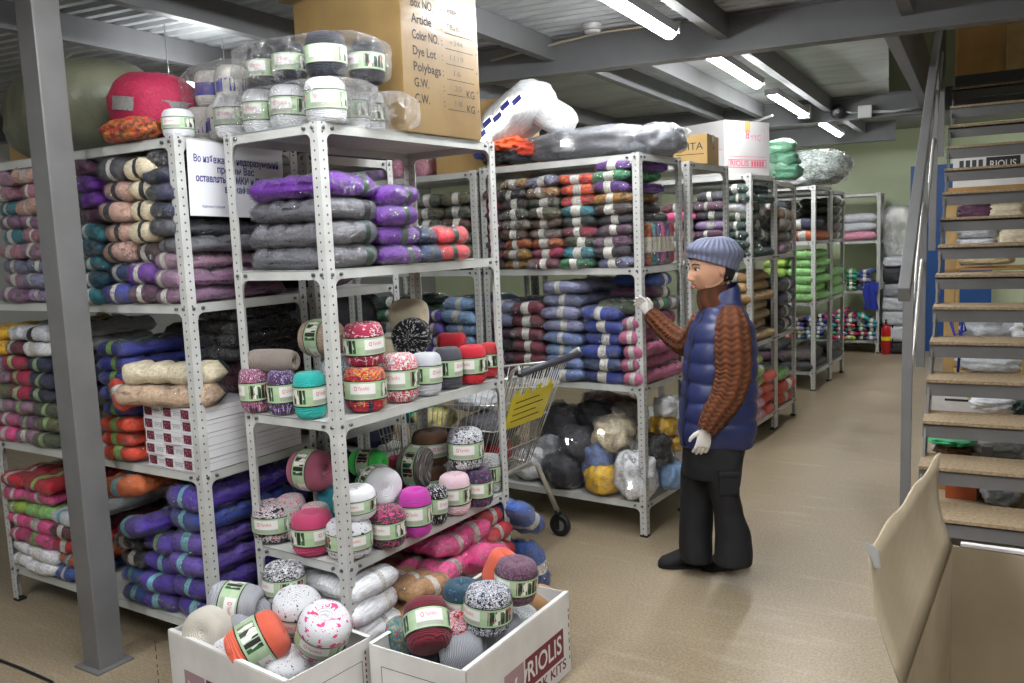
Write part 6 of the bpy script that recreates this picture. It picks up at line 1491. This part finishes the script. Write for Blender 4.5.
# --- gloves
MG = simple('white_knit_glove', '#d9d6cf', .85, 0, .08, 60, .3)
def hand(name, Mx, side, curl, spread=.06, sc_=1.):
    """wrist at origin, fingers +Y, back of hand +Z, thumb at side*X"""
    m = MB(); rs = []
    for y, hw, th in ((-.03, .026, .02), (0, .027, .018), (.03, .037, .017), (.06, .042, .016), (.085, .042, .013), (.095, .038, .009)):
        rs.append([Vector((hw*math.copysign(abs(cos(a))**.8, cos(a)), y, th*sin(a))) for a in [2*pi*k/16 for k in range(16)]])
    m.rings(rs)
    for i, (x, ln_) in enumerate(((.031, .066), (.0105, .076), (-.0105, .071), (-.030, .056))):
        x *= side; p = Vector((x, .078, 0)); a = .12; sp = (spread*(1.5-i))*side; pts = [p]; 
        for s in range(3):
            a += curl*(.7 if s == 0 else 1.); L3 = ln_*(.45, .32, .27)[s]; p = p+Vector((sin(sp)*L3*cos(a), cos(a)*L3*cos(sp), -sin(a)*L3)); pts.append(p)
        m.tube(pts, [.0105, .0098, .009, .0072], 10)
    p = Vector((.028*side, .015, -.004)); pts = [p, p+Vector((.024*side, .022, -.008)), p+Vector((.036*side, .045, -.017)), p+Vector((.038*side, .066, -.026))]
    m.tube(pts, [.014, .0125, .011, .008], 10)
    for v in m.bm.verts: v.co = L_(Mx @ (v.co*sc_))
    o = m.obj(name, MG, wo); r = o.modifiers.new('r', 'REMESH'); r.mode = 'VOXEL'; r.voxel_size = .0035; r.use_smooth_shade = True
    return o
def frame(o, y, z):
    y = y.normalized(); x = y.cross(z).normalized(); z = x.cross(y); F_ = Matrix((x, y, z)).transposed().to_4x4(); F_.translation = o; return F_
wl = W(706, 430, .205)
hand('knit_glove', frame(wl, -UP*1.-hr*.22+tw*.02, tw*1.+hr*.15), 1, .28, .05, .82)
wr = lerp(W(674, 337, -.29), hp, .80)
hand('knit_glove', frame(wr, (hp-wr).normalized()*1.+UP*.35-tw*.1, -tw*.75+hr*.5+UP*.2), -1, .5, .04, .80)
# --- body with head (skin)
MS = simple('skin', '#cf9d80', .5, 0, .06, 30); 
hd = W(711.5, 268.5); hf = (-hr*.985+tw*.17-UP*.06).normalized(); hx = UP.cross(hf).normalized()*1.; hu = hf.cross(hx)*1.; hu = hx.cross(hf)*-1 if hu.z < 0 else hu
HS = 1.1
def headpt(x, y, z): return hd+hx*x*HS+hf*y*HS+hu*z*HS
g = lambda d, s: math.exp(-(d/s)**2)
rows = []; NA, NB = 44, 56
for i in range(NA+1):
    ph = pi*i/NA; row = []
    for k in range(NB):
        a = 2*pi*k/NB; sx, sy, sz = sin(ph)*sin(a), sin(ph)*cos(a), cos(ph)
        x, y, z = .073*sx, .092*sy, .112*sz
        if z < 0:
            f = -z/.112; x *= 1-.30*f*f; 
            y = y*(1-.12*f*f)+(.012*f*f if sy > 0 else .03*f*f)
        if sy > 0:
            fr_ = min(1, sy*1.6)
            y += fr_*(-.004*g(z-.075, .03)+.004*g(z-.022, .012)*g(abs(x)-.022, .03)-.010*g(z-.004, .012)*g(abs(x)-.03, .014)-.004*g(z-.004, .01)*g(x, .01)
                 +.022*g(x, .0095)*(g(z+.034, .014)*1.0+.55*g(z+.012, .018))+.008*g(z+.040, .009)*g(abs(x)-.012, .008)
                 +.0085*g(z+.061, .006)*g(x, .02)+.0075*g(z+.073, .006)*g(x, .018)-.004*g(z+.067, .003)*g(x, .02)-.005*g(z+.084, .007)*g(x, .025)+.012*g(z+.1, .013)*g(x, .022)
                 +.004*g(z+.025, .02)*g(abs(x)-.042, .016))
        row.append(headpt(x, y, z))
    rows.append(row)
def ear(s):
    m_ = []
    for i in range(7):
        t_ = i/6; zz = .026-.056*t_; w = .016*sin(pi*(.12+.8*t_))+.004
        m_.append([headpt(s*(.068+.010*(1 if k in (1, 2, 3) else 0)+.002*sin(k)), -.012+w*cos(2*pi*k/8)-.004*t_, zz+.006*sin(2*pi*k/8)) for k in range(8)])
    return m_
bm = bmesh.new(); sv = []
J = {'pelvis': (W(714, 440), .12), 'spine': (W(718, 395), .115), 'chest': (W(720, 345), .12), 'neckb': (W(719, 308), .055), 'neck': (W(716, 292), .05), 'skull': (W(714, 278), .055),
 'ls': (W(729, 322, .13), .06), 'le': (W(733, 378, .19), .042), 'lw': (wl, .028), 'lh': (W(703, 442, .205), .025), 'rs': (W(706, 322, -.12), .06), 're': (W(686, 344, -.22), .042), 'rw': (wr, .028), 'rh': (lerp(wr, hp, .5), .025),
 'lk': (W(728, 500, .075), .055), 'la': (W(733, 556, .075), .035), 'lf': (W(716, 563, .075), .028), 'rk': (W(699, 497, -.075), .055), 'ra': (W(697, 553, -.075), .035), 'rf': (W(676, 562, -.075), .028), 'lhp': (W(724, 452, .07), .085), 'rhp': (W(702, 452, -.07), .085)}
ix = {k: i for i, k in enumerate(J)}
E_ = [('pelvis', 'spine'), ('spine', 'chest'), ('chest', 'neckb'), ('neckb', 'neck'), ('neck', 'skull'), ('chest', 'ls'), ('ls', 'le'), ('le', 'lw'), ('lw', 'lh'), ('chest', 'rs'), ('rs', 're'), ('re', 'rw'), ('rw', 'rh'), ('pelvis', 'lhp'), ('lhp', 'lk'), ('lk', 'la'), ('la', 'lf'), ('pelvis', 'rhp'), ('rhp', 'rk'), ('rk', 'ra'), ('ra', 'rf')]
me = bpy.data.meshes.new('body_skeleton'); me.from_pydata([L_(J[k][0]) for k in J], [(ix[a], ix[b]) for a, b in E_], [])
ob = bpy.data.objects.new('body_skeleton', me); col.objects.link(ob)
mod = ob.modifiers.new('skin', 'SKIN'); 
if not me.skin_vertices: me.attributes.new('skin_vertices', 'FLOAT', 'POINT') if False else None
if me.skin_vertices:
    for k, sv_ in zip(J, me.skin_vertices[0].data): sv_.radius = (J[k][1], J[k][1])
    me.skin_vertices[0].data[0].use_root = True
bpy.context.view_layer.update()
sk = bpy.data.meshes.new_from_object(ob.evaluated_get(bpy.context.evaluated_depsgraph_get())); bpy.data.objects.remove(ob)
m = MB(); b2 = bmesh.new(); b2.from_mesh(sk); m.merge(b2, None, True)
m.rings([[L_(p) for p in r] for r in rows]); m.rings([[L_(p) for p in r] for r in ear(-1)]); m.rings([[L_(p) for p in r] for r in ear(1)])
body = m.obj('body', MS, wo); r = body.modifiers.new('r', 'REMESH'); r.mode = 'VOXEL'; r.voxel_size = .0045; r.use_smooth_shade = True
s = body.modifiers.new('s', 'SMOOTH'); s.factor = .4; s.iterations = 1
MEW, MEI, MBr, MLp = simple('eye_white', '#d9d3cc', .3), simple('dark_iris', '#2b1d15', .2), simple('dark_hair', '#1d1614', .6), simple('lips', '#b07566', .5)
for s_ in (-1, 1):
    m = MB(); R_ = Matrix.Translation(L_(headpt(s_*.03, .0735, .004))) @ Matrix.Diagonal((.013, .011, .0075, 1)); bm = bmesh.new(); bmesh.ops.create_icosphere(bm, subdivisions=2, radius=1); m.merge(bm, R_, True); ey = m.obj('eye', MEW, body)
    m = MB(); R_ = Matrix.Translation(L_(headpt(s_*.031, .0805, .004))) @ Matrix.Diagonal((.0062, .0062, .0066, 1)); bm = bmesh.new(); bmesh.ops.create_icosphere(bm, subdivisions=2, radius=1); m.merge(bm, R_, True); m.obj('iris', MEI, ey)
    m = MB(); m.tube([L_(headpt(s_*x, y, z)) for x, y, z in ((.044, .070, .008), (.036, .083, .0125), (.027, .086, .012), (.018, .082, .007))], .0018, 6); m.obj('eyelid', MBr, body)
    m = MB(); m.tube([L_(headpt(s_*x, y, z)) for x, y, z in ((.05, .068, .022), (.038, .084, .028), (.026, .091, .027), (.014, .092, .021))], [.0015, .003, .0032, .002], 6); m.obj('eyebrow', MBr, body)
m = MB(); m.tube([L_(headpt(x, y, z)) for x, y, z in ((-.021, .082, -.067), (-.011, .0935, -.0635), (0, .0965, -.065), (.011, .0935, -.0635), (.021, .082, -.067))], [.0015, .0035, .004, .0035, .0015], 8)
m.tube([L_(headpt(x, y, z)) for x, y, z in ((-.019, .082, -.069), (-.009, .092, -.0735), (.009, .092, -.0735), (.019, .082, -.069))], [.0015, .0035, .0035, .0015], 8); m.obj('lips', MLp, body)
# hair showing under the hat
rings = []
for z, w, d_ in ((.02, .079, .092), (-.005, .079, .094), (-.03, .074, .09), (-.055, .062, .078)):
    rings.append([headpt(w*sin(a), -.008+d_*cos(a)*1., z) for a in [pi*.56+(2*pi-2*pi*.56)*k/18 for k in range(19)]])
m = MB(); m.rings([[L_(p) for p in r] for r in rings], False, False, closed=False); o = m.obj('hair', MBr, body); sd_ = o.modifiers.new('t', 'SOLIDIFY'); sd_.thickness = .006
# --- knitted hat
MH = knit('grey_blue_knit', '#70758c', 2*pi*30, 2*pi*1.5, .6, .006, .6)
rings = []; NH = 26; n = 84
for i in range(NH+1):
    t_ = i/NH; ph = t_*1.0
    # from the brim up to the crown; crown sits back on the head
    if t_ < .12: R = 1.0+.0*t_; hgt = .0+t_*.2; rib = .35
    else:
        s = (t_-.12)/.88; R = cos(s*pi/2*.985)**.68*(1+.13*sin(min(1, s*2.0)*pi)); hgt = .024+.080*sin(s*pi/2); rib = 1
    row = []
    for k in range(n):
        a = 2*pi*k/n; ru = 1+(.022*rib*abs(sin(a*14)) if t_ > .12 else .008*abs(sin(a*28)))
        x = .0865*R*sin(a)*ru; yb_ = .102*R*cos(a)*ru; y = -.004+yb_-.026*sin(min(1, t_*1.2)*pi*.5)*(1.1-.5*cos(a))
        z = .026+hgt+.040*cos(a)*(1-t_)-.012*(1-t_)
        row.append(headpt(x, y, z))
    rings.append(row)
hat = loft('knit_hat', MH, rings, wo, False, True)
sd_ = hat.modifiers.new('t', 'SOLIDIFY'); sd_.thickness = .006; sd_.offset = -1

def bake(o):
    bpy.context.view_layer.update(); me = bpy.data.meshes.new_from_object(o.evaluated_get(bpy.context.evaluated_depsgraph_get())); o.modifiers.clear(); me.name = o.data.name; o.data = me
    b_ = bmesh.new(); b_.from_mesh(me); seen = set(); best = []
    for v in b_.verts:
        if v in seen: continue
        st_ = [v]; isl = []; seen.add(v)
        while st_:
            a_ = st_.pop(); isl.append(a_)
            for e_ in a_.link_edges:
                w_ = e_.other_vert(a_)
                if w_ not in seen: seen.add(w_); st_.append(w_)
        if len(isl) > len(best): best = isl
    keep = set(best); bmesh.ops.delete(b_, geom=[v for v in b_.verts if v not in keep], context='VERTS'); b_.to_mesh(me); b_.free()
    for p_ in me.polygons: p_.use_smooth = True
for o in [c for c in wo.children if c.name.startswith(('body', 'knit_glove', 'trousers'))]: bake(o)
